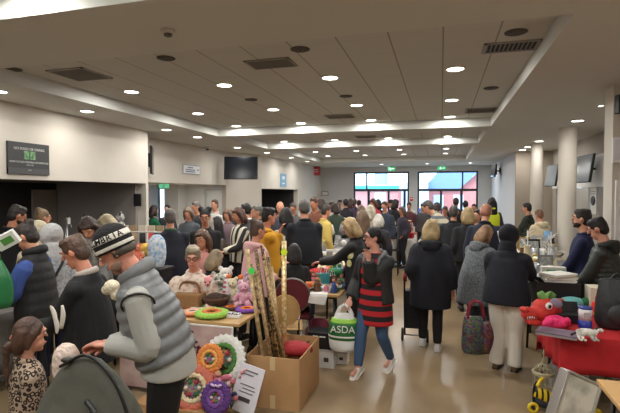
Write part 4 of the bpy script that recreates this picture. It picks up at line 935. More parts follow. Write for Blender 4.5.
def goods(kind, cn, where, x, y, z, s=1., rz=0.):
    c = PAL[cn]; mt = M(c, .45, metal=.8 if cn in ('gold', 'silver') else 0.)
    names = dict(book='paperback_book', box='lidded_box', mug='mug', jar='glass_jar', vase='vase', plate='display_plate', frame='framed_print', cloth='folded_cloth', car='toy_car', doll='doll', bag='gift_bag', bottle='bottle', bowl='bowl', plush='soft_toy', candle='candle', lamp='table_lamp', clock='mantel_clock', shoe='shoe')
    desc = dict(book='paperback book', box='lidded box', mug='mug with a handle', jar='jar with a lid', vase='vase', plate='plate on its stand', frame='picture frame', cloth='folded cloth', car='toy car', doll='doll', bag='gift bag', bottle='bottle', bowl='bowl', plush='small soft toy', candle='candle', lamp='small table lamp', clock='mantel clock', shoe='shoe')
    t = thing(names[kind], '%s %s %s' % (cn, desc[kind], where), desc[kind].split(' with')[0].split(' on')[0], (x, y, z), rz)
    wm = whitem
    def tf(m): m.xf(Matrix.Scale(s, 4)); return m
    if kind == 'book': tf(MB().box((0, 0, .002), (.13, .2, .003)).box((0, 0, .03), (.13, .2, .003)).box((-.065, 0, .016), (.003, .2, .03))).build('cover', mt, t, smooth=False); tf(MB().box((0, 0, .016), (.122, .19, .025))).build('pages', wm, t, smooth=False)
    elif kind == 'box': tf(MB().box((0, 0, .05), (.2, .14, .1))).build('body', mt, t, smooth=False, bev=.004); tf(MB().box((0, 0, .11), (.21, .15, .03))).build('lid', M(tuple(min(255, q + 40) for q in c), .5), t, smooth=False, bev=.004)
    elif kind in ('mug',): tf(MB().lathe([(.03, 0), (.042, .01), (.042, .1), (.037, .1), (.035, .015), (.001, .012)])).build('body', mt, t); tf(MB().torus((.055, 0, .052), .026, .006, Matrix.Rotation(pi / 2, 3, 'X'))).build('handle', mt, t)
    elif kind == 'jar': tf(MB().lathe([(.04, 0), (.045, .02), (.045, .1), (.03, .12), (.001, .12)])).build('body', M(c, .15), t); tf(MB().lathe([(.034, .118), (.034, .145), (.001, .146)])).build('lid', M((190, 170, 110), .4, metal=.6), t)
    elif kind == 'vase': tf(MB().lathe([(.035, 0), (.06, .06), (.065, .12), (.03, .2), (.025, .23), (.04, .26), (.03, .255), (.018, .22), (.001, .1)])).build('body', mt, t); tf(MB().torus((0, 0, .26), .037, .005)).build('rim', M((220, 200, 150), .4), t)
    elif kind == 'plate': B = Matrix.Rotation(radians(72), 3, 'X'); tf(MB().lathe([(.001, 0), (.06, .002), (.1, .016), (.102, .02), (.06, .008), (.001, .006)], (0, 0, .11), B=B)).build('plate', mt, t); tf(MB().tube([(-.05, -.04, .005), (0, .04, .005), (.05, -.04, .005)], [.005]).tube([(0, .04, .0), (0, .05, .12)], [.005])).build('stand', M((60, 40, 28), .6), t)
    elif kind == 'frame': tf(MB().box((0, 0, .11), (.18, .02, .22), rx=-.2)).build('frame', mt, t, smooth=False); tf(MB().box((0, -.012, .11), (.13, .006, .17), rx=-.2)).build('print', M((200, 196, 186), .6, pat='noise', col2=(120, 130, 140), sc=20), t, smooth=False); tf(MB().box((0, .05, .06), (.02, .01, .15), rx=.5)).build('strut', M((50, 40, 34), .7), t, smooth=False)
    elif kind == 'cloth':
        for k in range(3): tf(MB().box((.004 * (k - 1), 0, .012 + k * .02), (.24, .18, .018))).build('fold', mt, t, bev=.006)
    elif kind == 'car':
        tf(MB().box((0, 0, .035), (.07, .16, .04)).box((0, .005, .065), (.058, .08, .03))).build('body', mt, t, bev=.006)
        for a in (-1, 1):
            for b in (-1, 1): tf(MB().lathe([(.018, -.006), (.018, .006)], (a * .036, b * .05, .018), B=Matrix.Rotation(pi / 2, 3, 'Y'))).build('wheel', blackm, t)
    elif kind in ('doll',): tf(MB().lathe([(.06, 0), (.03, .1), (.035, .13), (.001, .145)])).build('dress', mt, t); h_ = tf(MB().ell((0, 0, .17), .03)).build('head', M(SKIN, .5), t); tf(MB().ell((0, .006, .18), (.034, .032, .03))).build('hair', M((90, 60, 40), .8), t); tf(MB().tube([(-.07, -.01, .08), (0, 0, .125), (.07, -.01, .08)], [.01, .013, .01])).build('arm', M(SKIN, .5), t)
    elif kind == 'bag': tf(MB().loft([[(-.08, -.04, 0), (.08, -.04, 0), (.08, .04, 0), (-.08, .04, 0)], [(-.085, -.045, .2), (.085, -.045, .2), (.085, .045, .2), (-.085, .045, .2)]])).build('body', mt, t, smooth=False); [tf(MB().tube([(-.04, yy, .19), (-.03, yy, .27), (.03, yy, .27), (.04, yy, .19)], [.004])).build('handle', wm, t) for yy in (-.045, .045)]
    elif kind == 'bottle': tf(MB().lathe([(.035, 0), (.037, .14), (.014, .2), (.013, .25), (.001, .25)])).build('body', M(c, .15), t); tf(MB().lathe([(.016, .245), (.016, .27), (.001, .271)])).build('cap', M((200, 180, 90), .4), t); tf(MB().lathe([(.038, .05), (.038, .11)])).build('label_band', wm, t)
    elif kind == 'bowl': tf(MB().lathe([(.04, 0), (.08, .03), (.1, .07), (.095, .07), (.075, .036), (.001, .012)])).build('bowl', mt, t); tf(MB().torus((0, 0, .07), .098, .004)).build('rim', wm, t)
    elif kind == 'candle': tf(MB().lathe([(.035, 0), (.035, .1), (.001, .095)])).build('wax', mt, t); tf(MB().tube([(0, 0, .09), (0, .002, .11)], [.002])).build('wick', blackm, t)
    elif kind == 'lamp': tf(MB().lathe([(.06, 0), (.05, .02), (.012, .04), (.012, .2), (.001, .2)])).build('base', steelm, t); tf(MB().lathe([(.11, .18), (.07, .33), (.065, .33), (.105, .18)])).build('lamp_shade', mt, t)
    elif kind == 'clock': tf(MB().box((0, 0, .09), (.2, .07, .16)).box((0, 0, .01), (.24, .09, .02))).build('case', mt, t, bev=.006); tf(MB().lathe([(.055, 0), (.055, .006), (.001, .006)], (0, -.036, .1), B=Matrix.Rotation(pi / 2, 3, 'X'))).build('dial', wm, t)
    elif kind == 'shoe': tf(MB().tube([(0, -.1, .035), (0, -.03, .04), (0, .05, .03), (0, .12, .02)], [(.03, .035), (.035, .04), (.038, .028), (.02, .016)])).build('upper', mt, t); tf(MB().box((0, .01, .004), (.07, .24, .012))).build('sole', M((200, 196, 190), .6), t, bev=.004)
    elif kind == 'plush': teddy_parts(t, mt, s * .55)
    return t
def teddy_parts(t, mt, s, belly=None, vx=.006):
    m = MB(); m.ell((0, 0, .13), (.085, .075, .12)); m.ell((0, -.01, .29), (.085, .075, .078)); m.ell((0, -.075, .275), (.035, .03, .028))
    for a in (-1, 1):
        m.ell((a * .065, 0, .36), (.032, .018, .032)); m.tube([(a * .07, -.01, .2), (a * .12, -.05, .14), (a * .125, -.08, .10)], [.034, .032, .03], n=6)
        m.tube([(a * .05, -.02, .06), (a * .08, -.1, .045), (a * .09, -.15, .055)], [.045, .042, .042], n=6); m.ell((a * .09, -.16, .06), (.04, .025, .05))
    m.xf(Matrix.Scale(s, 4)); m.build('body', mt, t, vox=vx, sm=2)
    for a in (-1, 1): MB().ell((a * .03 * s, -.078 * s, .305 * s), .009 * s).build('eye', blackm, t)
    MB().ell((0, -.103 * s, .282 * s), (.012 * s, .007 * s, .009 * s)).build('nose', blackm, t)
def teddy(label, mt, loc, s, rz=0):
    t = thing('teddy_bear', label, 'soft toy', loc, rz); teddy_parts(t, mt, s)
    return t
def scatter(where, x0, x1, y0, y1, z, n, kinds, cols, smin=.8, smax=1.3, seed=1):
    rnd = random.Random(seed); combos = [(k, c) for k in kinds for c in cols]; rnd.shuffle(combos)
    nx = max(1, int(round(sqrt(n * (x1 - x0) / (y1 - y0))))); ny = max(1, (n + nx - 1) // nx); i = 0
    for a in range(nx):
        for b in range(ny):
            if i >= n or i >= len(combos): return
            k, c = combos[i]; i += 1
            goods(k, c, where, x0 + (x1 - x0) * (a + .5 + rnd.uniform(-.12, .12)) / nx, y0 + (y1 - y0) * (b + .5 + rnd.uniform(-.12, .12)) / ny, z, rnd.uniform(smin, smax), rnd.uniform(-.7, .7))

# --- A: the toy and wreath table, banner on its front
table('light wood trestle table under the soft toys and wreaths', -3.6, -1.78, 3.87, 4.42)
x0b, x1b = -3.05, -1.83
t = thing('banner', 'pale pink printed banner hanging from the front of the toy table', 'banner', ((x0b + x1b) / 2, 3.83, .38))
MB().box((0, 0, 0), (x1b - x0b, .012, .66)).build('sheet', M((196, 172, 166), .7, pat='noise', col2=(160, 130, 126), sc=4), t, smooth=False)
MB().box(((x1b - x0b) / 2, 0, 0), (.012, .016, .67)).box((0, 0, .335), (x1b - x0b, .016, .012)).build('hem', M((225, 222, 216), .6), t, smooth=False)
bt = M((70, 30, 36), .7)
textmesh("n's", .17, 'lettering', bt, t, ((x1b - x0b) / 2 - .40, -.009, .25), (pi / 2, 0, 0), shear=.2, align='RIGHT')
textmesh('Gifts', .21, 'lettering', bt, t, ((x1b - x0b) / 2 - .24, -.009, .10), (pi / 2, 0, 0), shear=.2, align='RIGHT')
def fluff(c, c2=None, sc=30): return M(c, .95, pat='noise' if c2 else None, col2=c2 or (0, 0, 0), sc=sc, bump=.8, bsc=60)
def onT(u, v, z=.745): p = atz(u, v, z); return p
for u, v, c, c2, s, rz, lb in ((207, 304, (224, 150, 154), None, .72, .1, 'pale pink teddy bear on the toy table'), (219, 303, (226, 220, 206), (90, 110, 100), .78, -.1, 'cream spotted teddy bear in the middle of the toy table'), (232, 303, (224, 212, 178), None, .66, -.3, 'plain cream teddy bear right of the spotted bear'),
                               (244, 306, (222, 140, 170), (230, 200, 210), .62, -.2, 'bright pink mottled soft bear at the right of the toy table'), (196, 306, (206, 160, 140), None, .5, .4, 'small peach teddy bear beside the stallholder'), (251, 300, (200, 206, 226), (150, 100, 130), .7, -.2, 'blue and pink striped soft bear at the table end'), (226, 296, (236, 232, 226), None, .8, 0, 'tall white teddy bear at the back of the toy table')):
    p = onT(u, v); teddy(lb, fluff(c, c2, 40), (p.x, p.y, .742), s * 1.15, rz + .5)
def wreath(label, loc, R, r, c1, c2, c3, tiltx=0., rz=0., flat=False, name='wreath', bow=None):
    t = thing(name, label, 'wreath', loc, rz)
    B = Matrix.Rotation(tiltx, 3, 'X')
    MB().torus((0, 0, 0), R, r, B, seg=72, ss=10, sq=.6, nb=24, amp=.22).build('outer_ring', M(c1, .9, bump=.8, bsc=50), t)
    q = B @ V((0, 0, r * .35)); MB().torus(q, R - r * .95, r * .5, B, seg=60, ss=8, sq=.7, nb=18, amp=.3).build('inner_ring', M(c2, .9, bump=.8, bsc=50), t)
    if c3: MB().lathe([(R - r * .9, -.004), (R - r * .9, .004), (.001, .004)], B=B).build('centre', M(c3, .9, pat='multi', sc=40, mixn=.35, bump=.6), t); 
    if c3:
        for k in range(6):
            a = k * 1.05; MB().ell(B @ V((cos(a) * R * .38, sin(a) * R * .38, .012)), R * .13).build('flower', M(((220, 200, 180), (170, 60, 60), (60, 110, 70))[k % 3], .8), t)
    if bow:
        for a in (-1, 1): MB().ell(B @ V((a * R * .3, R * 1.0, r * .9)), (R * .26, R * .12, R * .1), B @ Matrix.Rotation(a * .4, 3, 'Z')).build('bow_loop', M(bow, .7), t)
        MB().ell(B @ V((0, R, r)), R * .1).build('bow_knot', M(bow, .7), t)
    return t
# flat wreaths on the table
for u, v, R, a, b, lb in ((212, 316, .12, (150, 196, 80), (210, 120, 70), 'lime green and orange wreath lying at the front of the toy table'), (192, 314, .085, (222, 140, 100), (230, 200, 180), 'peach wreath lying at the left of the toy table front'), (200, 309, .07, (226, 222, 214), (120, 160, 90), 'small white and green wreath lying behind the peach one'), (247, 311, .085, (120, 70, 160), (236, 130, 60), 'purple wreath with orange inner ring lying at the table corner'), (231, 309, .075, (70, 40, 30), (226, 120, 60), 'dark and orange wreath lying right of centre on the toy table')):
    p = onT(u, v); wreath(lb, (p.x, p.y, .742 + R * .25), R, R * .38, a, b, None)
p = onT(234, 317); t = thing('gift_tag_tray', 'small white tray of spotted tags at the toy table edge', 'tray', (p.x, p.y, .742)); MB().box((0, 0, .015), (.15, .07, .03)).build('tray', whitem, t, bev=.004); MB().box((0, 0, .035), (.12, .05, .02)).build('card', M((220, 220, 220), .6, pat='dots', col2=(40, 40, 40), sc=60), t, smooth=False)
p = onT(216, 307)
t = thing('nest_basket', 'dark brown round nest basket on the toy table', 'basket', (p.x, p.y, .742)); MB().lathe([(.08, 0), (.13, .05), (.14, .1), (.12, .1), (.1, .05), (.001, .03)]).build('basket', M((74, 50, 40), .95, bump=1, bsc=50), t); MB().torus((0, 0, .1), .13, .018, nb=20, amp=.3).build('rim', M((88, 60, 46), .95, bump=1, bsc=50), t)
MB().ell((0, -.02, .1), (.1, .1, .06)).build('filling', M((64, 46, 38), .95, bump=1, bsc=50), t)
p = onT(184, 312); t = thing('wicker_hamper', 'brown wicker hamper at the hands of the stallholder', 'basket', (p.x - .05, 4.3, .742)); MB().box((0, 0, .08), (.3, .2, .16)).build('body', M((150, 112, 74), .9, bump=1, bsc=70), t, bev=.02); MB().tube([(-.13, 0, .15), (-.08, 0, .26), (.08, 0, .26), (.13, 0, .15)], [.012]).build('handle', M((130, 92, 60), .9), t)
for k, (u, v, c, lb) in enumerate(((240, 296, (210, 90, 120), 'pink ribboned party cone standing left of the table end'), (247, 294, (240, 220, 230), 'white and pink striped party cone at the table end'), (254, 297, (150, 170, 210), 'pale blue party cone at the far corner of the toy table'))):
    p = onT(u, v); t = thing('party_cone', lb, 'party cone', (p.x, min(p.y, 4.55), .742)); MB().lathe([(.06, 0), (.02, .28), (.001, .3)]).build('cone', M(c, .6, pat='stripe', col2=(240, 236, 230), sc=20, ax=2), t); MB().ell((0, 0, .3), .028).build('pompom', M((230, 120, 60) if k else (230, 230, 230), .9), t); MB().torus((0, 0, .01), .06, .012, nb=12, amp=.4).build('ruffle', M((226, 180, 196), .9), t)
# low box with leaning wreaths and poster
t = thing('cardboard_box', 'flattened low cardboard box under the leaning wreaths', 'box', (-2.2, 3.6, 0)); MB().box((0, 0, .05), (.8, .36, .1)).build('body', CARD, t, smooth=False, bev=.004); MB().box((0, 0, .103), (.06, .36, .003)).build('tape', M((200, 176, 130), .4), t, smooth=False)
def lw(u, v, Y, R, r, c1, c2, c3, lb, rz=0, bow=None, tilt=1.25):
    p = aty(u, v, Y); wreath(lb, (p.x, p.y, p.z), R, r, c1, c2, c3, tilt, rz, bow=bow)
lw(193, 388, 3.52, .15, .045, (212, 120, 100), (232, 214, 176), (120, 110, 100), 'large salmon and cream wreath leaning lowest at the left', rz=.25)
lw(224, 359, 3.76, .17, .05, (226, 226, 220), (80, 130, 60), (90, 90, 84), 'large white edged grey and green wreath hanging on the banner', rz=-.1)
lw(210, 359, 3.66, .10, .034, (222, 136, 70), (236, 170, 90), (110, 90, 80), 'orange frilled wreath hanging before the white edged wreath')
lw(216, 398, 3.46, .10, .04, (96, 60, 130), (130, 84, 160), (110, 120, 100), 'purple wreath with a lilac bow leaning at the bottom', bow=(206, 180, 216))
p = aty(218, 377, 3.6)
t = thing('fabric_doll', 'pink winged fabric doll between the salmon and purple wreaths', 'doll', (p.x, p.y, .2)); MB().lathe([(.06, 0), (.03, .1), (.035, .13), (.001, .15)]).build('dress', M((200, 90, 120), .8, pat='noise', col2=(230, 180, 190), sc=20), t); MB().ell((0, 0, .17), .03).build('head', M(SKIN, .6), t)
for a in (-1, 1): MB().ell((a * .07, .01, .14), (.06, .012, .03), Matrix.Rotation(a * -.3, 3, 'Y')).build('wing', M((222, 130, 150), .7), t)
p = aty(231, 394, 3.55)
t = thing('flower_spray', 'pink and navy artificial flower spray between purple wreath and white poster', 'flowers', (p.x, p.y, .1))
for k in range(7): a = k * .9; MB().tube([(0, 0, 0), (.04 * cos(a), .02 * sin(a), .1 + .025 * k)], [.003]).build('stem', M((60, 100, 60), .8), t); MB().ell((.04 * cos(a), .02 * sin(a), .1 + .025 * k), .024).build('flower', M(((196, 110, 120), (50, 54, 90), (210, 180, 170))[k % 3], .8), t)
p = aty(247, 389, 3.62)
t = thing('information_board', 'white framed information poster leaning against the cardboard box', 'poster', (p.x, p.y, p.z)); RR = Matrix.Rotation(-.18, 4, 'X') @ Matrix.Rotation(.22, 4, 'Y')
MB().box((0, 0, 0), (.235, .012, .40)).xf(RR).build('board', M((222, 220, 228), .4), t, smooth=False)
for (a, z_, w_, h_) in ((.0, .15, .13, .012), (-.02, .12, .10, .01), (.0, .03, .14, .008), (.02, .0, .12, .008), (0, -.03, .13, .008)): MB().box((a, -.008, z_), (w_, .003, h_)).xf(RR).build('lettering', M((120, 110, 120), .6), t, smooth=False)
MB().box((0, -.008, -.09), (.11, .003, .035)).xf(RR).build('icon_row', M((70, 66, 70), .6), t, smooth=False)
MB().ell((-.08, -.01, .12), .016).ell((-.06, -.01, .145), .012).ell((-.09, -.01, .08), .012).xf(RR).build('printed_flower', M((214, 150, 150), .6), t)
# --- the big cardboard box of wrapping paper
bx, by, bw, bd, bh = -1.45, 4.2, .5, .68, .47
t = thing('cardboard_box', 'large open cardboard box holding rolls of wrapping paper', 'box', (bx, by, 0))
MB().box((0, -bd / 2, bh / 2), (bw, .008, bh)).box((0, bd / 2, bh / 2), (bw, .008, bh)).box((-bw / 2, 0, bh / 2), (.008, bd, bh)).box((bw / 2, 0, bh / 2), (.008, bd, bh)).box((0, 0, .006), (bw, bd, .01)).build('carton', CARD, t, smooth=False)
MB().box((0, -bd / 2 - .005, bh - .06), (.05, .003, .12)).box((0, -bd / 2 - .005, .06), (.05, .003, .12)).build('tape', M((204, 180, 136), .4), t, smooth=False)
for k in range(4): MB().box(((.1, 0, 0, 0)[k], 0, 0), (.22, .3, .005), rx=0).xf(Matrix.Translation((-.12 + .08 * k, -.1 + .1 * k, .12 + .07 * k)) @ Matrix.Rotation(.9 + .3 * k, 4, 'Y')).build('inner_flap', CARDI, t, smooth=False)
o = MB().ell((0, 0, 0), (.17, .13, .07)).build('fabric_bundle', M((150, 30, 36), .8, bump=.8, bsc=14), None, (bx + .1, by + .05, bh - .04)); tag(o, 'red fabric bundle on top inside the open cardboard box', 'fabric')
mats = [M((158, 130, 88), .4, metal=.15, pat='noise', col2=(206, 180, 136), sc=24), M((30, 26, 24), .4, pat='noise', col2=(176, 146, 100), sc=50, mixn=.55), M((190, 160, 112), .4, metal=.15, pat='noise', col2=(120, 92, 60), sc=40), M((26, 24, 26), .4, pat='noise', col2=(190, 160, 110), sc=34, mixn=.5), M((160, 126, 80), .4, metal=.15, pat='dots', col2=(60, 40, 24), sc=34)]
tops = ((247, 249, 0), (256, 250, 1), (251, 264, 3), (262, 245, 4), (264, 261, 2), (268, 257, 1), (257, 271, 2), (271, 267, 0), (250, 277, 4))
dsc = ('plain gold', 'black and gold flecked', 'brass striped', 'black and gold banded', 'bronze spotted')
plc = ('leftmost', 'tall left', 'short left', 'tallest central', 'central', 'right of centre', 'low left', 'rightmost', 'lowest outer')
for i, (u, v, k) in enumerate(tops):
    top_ = aty(u, v, by + (.06 if i % 2 else -.05)); bot = V((bx - .13 + .05 * (i % 5) + .006 * i, by - .12 + .06 * (i % 3), .03))
    d = (top_ - bot); L = d.length; q = d.to_track_quat('Z', 'Y')
    t = thing('wrapping_paper_roll', '%s gift wrap roll in the cardboard box, %s' % (dsc[k], plc[i]), 'wrapping paper', bot, 0, 'rolls of wrapping paper in the big box')
    t.rotation_mode = 'QUATERNION'; t.rotation_quaternion = q
    MB().lathe([(.021, 0), (.021, L), (.016, L), (.015, L - .05), (.001, L - .05)], seg=14).build('paper', mats[k], t); MB().lathe([(.0155, L - .04), (.0155, L + .004), (.012, L + .004), (.012, L - .04)], seg=12).build('core', M((180, 150, 110), .8), t)
top_ = aty(283.5, 241, by + .05); bot = V((top_.x + .005, by + .05, .02)); L = top_.z - .02
t = thing('wrapping_paper_roll', 'tall pale gold patterned roll standing upright in the cardboard box', 'wrapping paper', bot)
MB().lathe([(.024, 0), (.024, L), (.001, L)], seg=16).build('paper', M((206, 172, 110), .35, metal=.4, pat='dots', col2=(236, 216, 170), sc=28), t); MB().lathe([(.012, L - .01), (.012, L + .05), (.001, L + .05)]).build('core', M((200, 190, 170), .7), t)
for u, v, c, lb, Y in ((251.5, 271, (70, 220, 90), 'neon green starburst price label on the wrapping rolls', by - .13), (284, 252, (214, 236, 50), 'neon yellow starburst price label on the tall gold roll', by - .0)):
    p = aty(u, v, Y); m = MB(); ring = [[(r_ * cos(a), y_, r_ * sin(a)) for a, r_ in [(k * pi / 12, .036 if k % 2 else .028) for k in range(24)]] for y_ in (-.002, .002)]
    m.loft(ring); tag(m.build('price_label', M(c, .5), None, (p.x, p.y, p.z), smooth=False), lb, 'label')
# folding chair seen behind the box
p = aty(288, 330, 5.0)
t = thing('wooden_chair', 'pale plywood chair with rounded back behind the wrapping rolls', 'chair', (p.x, 4.92, 0), .3)
MB().box((0, 0, .45), (.38, .38, .02)).build('seat', WOOD, t, bev=.01)
m = MB(); m.loft([[(x_, y_, z_) for x_, z_ in [(.18 * cos(a) * (1 if sin(a) < 0 else .9), .67 + .17 * sin(a)) for a in [2 * pi * k / 20 for k in range(20)]]] for y_ in (-.20, -.185)]); m.build('backrest', WOOD, t, smooth=False)
for a in (-1, 1):
    for b in (-1, 1): MB().tube([(a * .17, b * .17, .45), (a * .19, b * .19, 0)], [.012]).build('leg', steelm, t)
    MB().tube([(a * .15, -.19, .45), (a * .15, -.2, .6)], [.01]).build('back_post', steelm, t)
def redchair(label, x, y, rz):
    t = thing('stacking_chair', label, 'chair', (x, y, 0), rz)
    mm = M((96, 26, 36), .8)
    MB().box((0, 0, .45), (.42, .42, .05)).build('seat', mm, t, bev=.015)
    m = MB(); m.loft([[(x_, y_, z_) for x_, z_ in [(.2 * cos(a), .72 + .2 * sin(a)) for a in [2 * pi * k / 24 for k in range(24)]]] for y_ in (-.23, -.19)]); m.build('backrest', mm, t, smooth=False, bev=.008)
    MB().torus((0, -.21, .72), .205, .012, Matrix.Rotation(pi / 2, 3, 'X')).build('back_frame', steelm, t)
    for a in (-1, 1):
        for b in (-1, 1): MB().tube([(a * .18, b * .18, .45), (a * .2, b * .2, 0)], [.012]).build('leg', steelm, t)
p = aty(293, 262, 5.42); redchair('dark red round backed chair beside the upright gold roll', p.x, 5.42, .28)

# --- B: colourful pile table
table('wooden trestle table heaped with red and green bric-a-brac', -1.75, -1.15, 5.3, 6.95)
KB = ('book', 'box', 'mug', 'cloth', 'car', 'doll', 'plush', 'bowl', 'jar', 'bag')
CB = ('red', 'green', 'white', 'pink', 'yellow', 'orange', 'blue', 'cream', 'brown', 'teal')
scatter('on the heaped bric-a-brac table', -1.71, -1.19, 5.36, 6.9, .742, 66, KB, CB, .65, 1.0, 3)
p = atz(334, 296, .76); t = thing('paper_sheet', 'white paper sheets hanging over the edge of the heaped table', 'paper', (-1.42, 5.33, .745), .1); t.scale = (.72, 1, 1)
m = MB(); m.loft([[(-.17, y_, z_), (.17, y_, z_), (.17, y_, z_ + .003), (-.17, y_, z_ + .003)] for y_, z_ in ((.15, 0.0), (0, .002), (-.045, -.005), (-.055, -.03))]); m.add([(-.17, -.055, -.028), (.17, -.055, -.028), (.13, -.06, -.13), (-.15, -.06, -.11), (-.17, -.058, -.028), (.17, -.058, -.028), (.13, -.063, -.13), (-.15, -.063, -.11)], [(0, 1, 2, 3), (7, 6, 5, 4), (0, 4, 5, 1), (1, 5, 6, 2), (2, 6, 7, 3), (3, 7, 4, 0)]); m.build('sheet', whitem, t, smooth=False)
o = MB().ell((0, 0, .06), (.15, .13, .08)).build('hat', M((196, 50, 50), .9, bump=.8), None, (-1.52, 5.75, .84)); tag(o, 'red woolly bundle on top of the heaped table', 'fabric')
o = MB().ell((0, 0, .05), (.13, .11, .06)).build('hat', M((30, 112, 64), .9, bump=.8), None, (-1.36, 6.0, .83)); tag(o, 'green fabric bundle beside the red bundle on the heaped table', 'fabric')
# under the table
def carton(label, u, v, Y, w_, d_, h_, col, band=None, txt=None):
    p = aty(u, v, Y); t = thing('cardboard_carton', label, 'box', (p.x, Y, 0), 0)
    MB().box((0, 0, h_ / 2), (w_, d_, h_)).build('carton', M(col, .7), t, smooth=False, bev=.004)
    MB().box((0, 0, h_ + .004), (w_ + .008, d_ + .008, .02)).build('lid', M(tuple(int(q * .9) for q in col), .7), t, smooth=False)
    if band: MB().box((w_ * .1, -d_ / 2 - .003, h_ * .5), (w_ * .25, .004, h_ * .25)).build('print', M(band, .6), t, smooth=False)
    return t
carton('white carton with small black print under the heaped table', 327, 355, 5.05, .22, .26, .19, (206, 204, 200), (60, 60, 60))
carton('small white box with dark logo on the floor beside the carrier bag', 341, 354, 5.15, .17, .14, .13, (220, 218, 214), (50, 50, 60))
t = thing('display_box', 'black box with white lettering standing on the white carton', 'box', (aty(325, 340, 5.05).x, 5.05, .205)); MB().box((0, 0, .09), (.34, .24, .18)).build('box', M((20, 20, 22), .5), t, smooth=False, bev=.004); MB().box((-.08, -.121, .14), (.06, .003, .018)).build('lettering', whitem, t, smooth=False); MB().box((0, -.121, .14), (.07, .003, .014)).build('lettering', whitem, t, smooth=False); MB().box((.09, -.121, .14), (.04, .003, .018)).build('lettering', whitem, t, smooth=False)
p = aty(316, 318, 5.6); o = MB().tube([(0, 0, 0), (0, 0, .15), (0, 0, .3)], [(.16, .1), (.18, .12), (.1, .06)], n=8).build('cloth_bag', M((176, 84, 104), .9, bump=.5), None, (p.x, 5.75, .01)); tag(o, 'dusky pink cloth bag under the heaped table', 'bag')
for k, (x, lb) in enumerate(((-1.28, 'left brown suede boot under the heaped table'), (-1.17, 'right brown suede boot under the heaped table, nearest the aisle'))):
    t = thing('boot', lb, 'boot', (x, 5.5, 0), -.3); MB().tube([(0, .05, .42), (0, .05, .2), (0, .04, .08), (0, -.05, .05), (0, -.14, .04)], [(.06, .07), (.055, .06), (.055, .06), (.05, .045), (.035, .03)], n=14).build('shaft', M((112, 92, 72), .9, bump=.4), t); MB().box((0, -.04, .006), (.09, .25, .014)).build('sole', M((50, 40, 34), .8), t, bev=.004)
# --- C: bare wooden table with a board
table('bare pale wooden trestle table behind the heaped table', -2.4, -1.55, 7.15, 8.9, top=M((206, 184, 148), .6, pat='wood', col2=(190, 166, 128), sc=2))
scatter('on the bare wooden table', -2.35, -1.95, 8.1, 8.8, .742, 8, ('box', 'book', 'bottle', 'jar'), ('black', 'grey', 'brown', 'white'), .9, 1.3, 5)
# --- D..: further stalls
WC = (222, 220, 214)
def stall(nm, x0, x1, y0, y1, n, kinds, cols, seed, col=WC, drop=.6, smin=.9, smax=1.6, z=.74):
    table('trestle table under the %s' % nm, x0, x1, y0, y1, z)
    cloth('%s' % nm, x0, x1, y0, y1, z, drop, col)
    scatter('on the %s' % nm, x0 + .04, x1 - .04, y0 + .04, y1 - .04, z + .013, n, kinds, cols, smin, smax, seed)
ALLC = tuple(PAL)
stall('white cloth left of the aisle beyond the bare table', -2.6, -1.6, 9.6, 10.5, 18, ('box', 'book', 'bottle', 'frame', 'lamp', 'clock'), ('black', 'brown', 'white', 'grey', 'silver', 'cream'), 11)
stall('white cloth reaching the far aisle', -1.7, -.68, 12.3, 13.5, 22, ('box', 'bag', 'plush', 'cloth', 'doll', 'vase'), ('pink', 'white', 'cream', 'brown', 'red', 'silver'), 12, smin=1.2, smax=2.0)
stall('cream cloth in the far middle row', -3.2, -2.2, 12.3, 13.2, 16, ('box', 'plush', 'frame', 'lamp', 'bag'), ALLC, 13, col=(212, 200, 180), smax=2)
stall('pale grey cloth in the far left row', -4.9, -3.8, 11.0, 11.9, 16, ('bag', 'box', 'plush', 'frame', 'lamp'), ALLC, 14, col=(180, 184, 190), smax=2)
stall('dark blue cloth among the middle stalls', -4.5, -3.75, 6.9, 7.6, 14, ('jar', 'box', 'plush', 'frame', 'bag'), ('pink', 'cream', 'gold', 'white', 'brown', 'red'), 15, col=(36, 40, 56), smax=1.5)
stall('black cloth behind the knitted hat', -4.8, -3.85, 5.3, 5.95, 18, ('plush', 'bag', 'jar', 'box', 'frame', 'lamp'), ('white', 'silver', 'orange', 'blue', 'gold', 'pink', 'cream'), 16, col=(30, 30, 34), smax=1.6)
stall('grey cloth in front of the bar', -4.95, -4.2, 3.15, 3.75, 10, ('cloth', 'book', 'box', 'shoe'), ('red', 'white', 'orange', 'green'), 17, col=(120, 116, 112))
stall('white cloth near the far left doors', -2.9, -1.7, 16.0, 17.0, 14, ('bag', 'box', 'plush', 'lamp'), ALLC, 18, smin=1.2, smax=2.2)
stall('white cloth before the far windows', -1.2, .4, 17.2, 18.2, 18, ('bag', 'box', 'plush', 'lamp', 'vase'), ALLC, 19, smin=1.2, smax=2.2)
# wire display racks
def rack(label, x, y, h=1.6, w_=.5):
    t = thing('wire_rack', label, 'display rack', (x, y, 0))
    for a in (-1, 1):
        for b in (-1, 1): MB().tube([(a * w_ / 2, b * .15, 0), (a * w_ / 2, b * .15, h)], [.012]).build('post', blackm, t)
    for k in range(4):
        z = .3 + k * (h - .35) / 3; m = MB()
        for q in range(5): m.tube([(-w_ / 2, -.15 + .075 * q, z), (w_ / 2, -.15 + .075 * q, z)], [.006], seg=6)
        m.tube([(-w_ / 2, -.15, z), (-w_ / 2, .15, z)], [.008], seg=6); m.tube([(w_ / 2, -.15, z), (w_ / 2, .15, z)], [.008], seg=6); m.build('shelf', blackm, t)
p = atd(331, 200, 12.2); rack('black wire display rack left of the dark group of people', p.x, p.y, 1.72, .42)
p = atd(392, 232, 11.0); rack('low black wire rack beside the far aisle stall', p.x - .1, p.y, 1.2, .5)
t_ = atd(146, 235, 7.1)
t = thing('clothes_rail', 'white topped display rail of cards behind the knitted hat', 'display rail', (t_.x, t_.y, 0), .1)
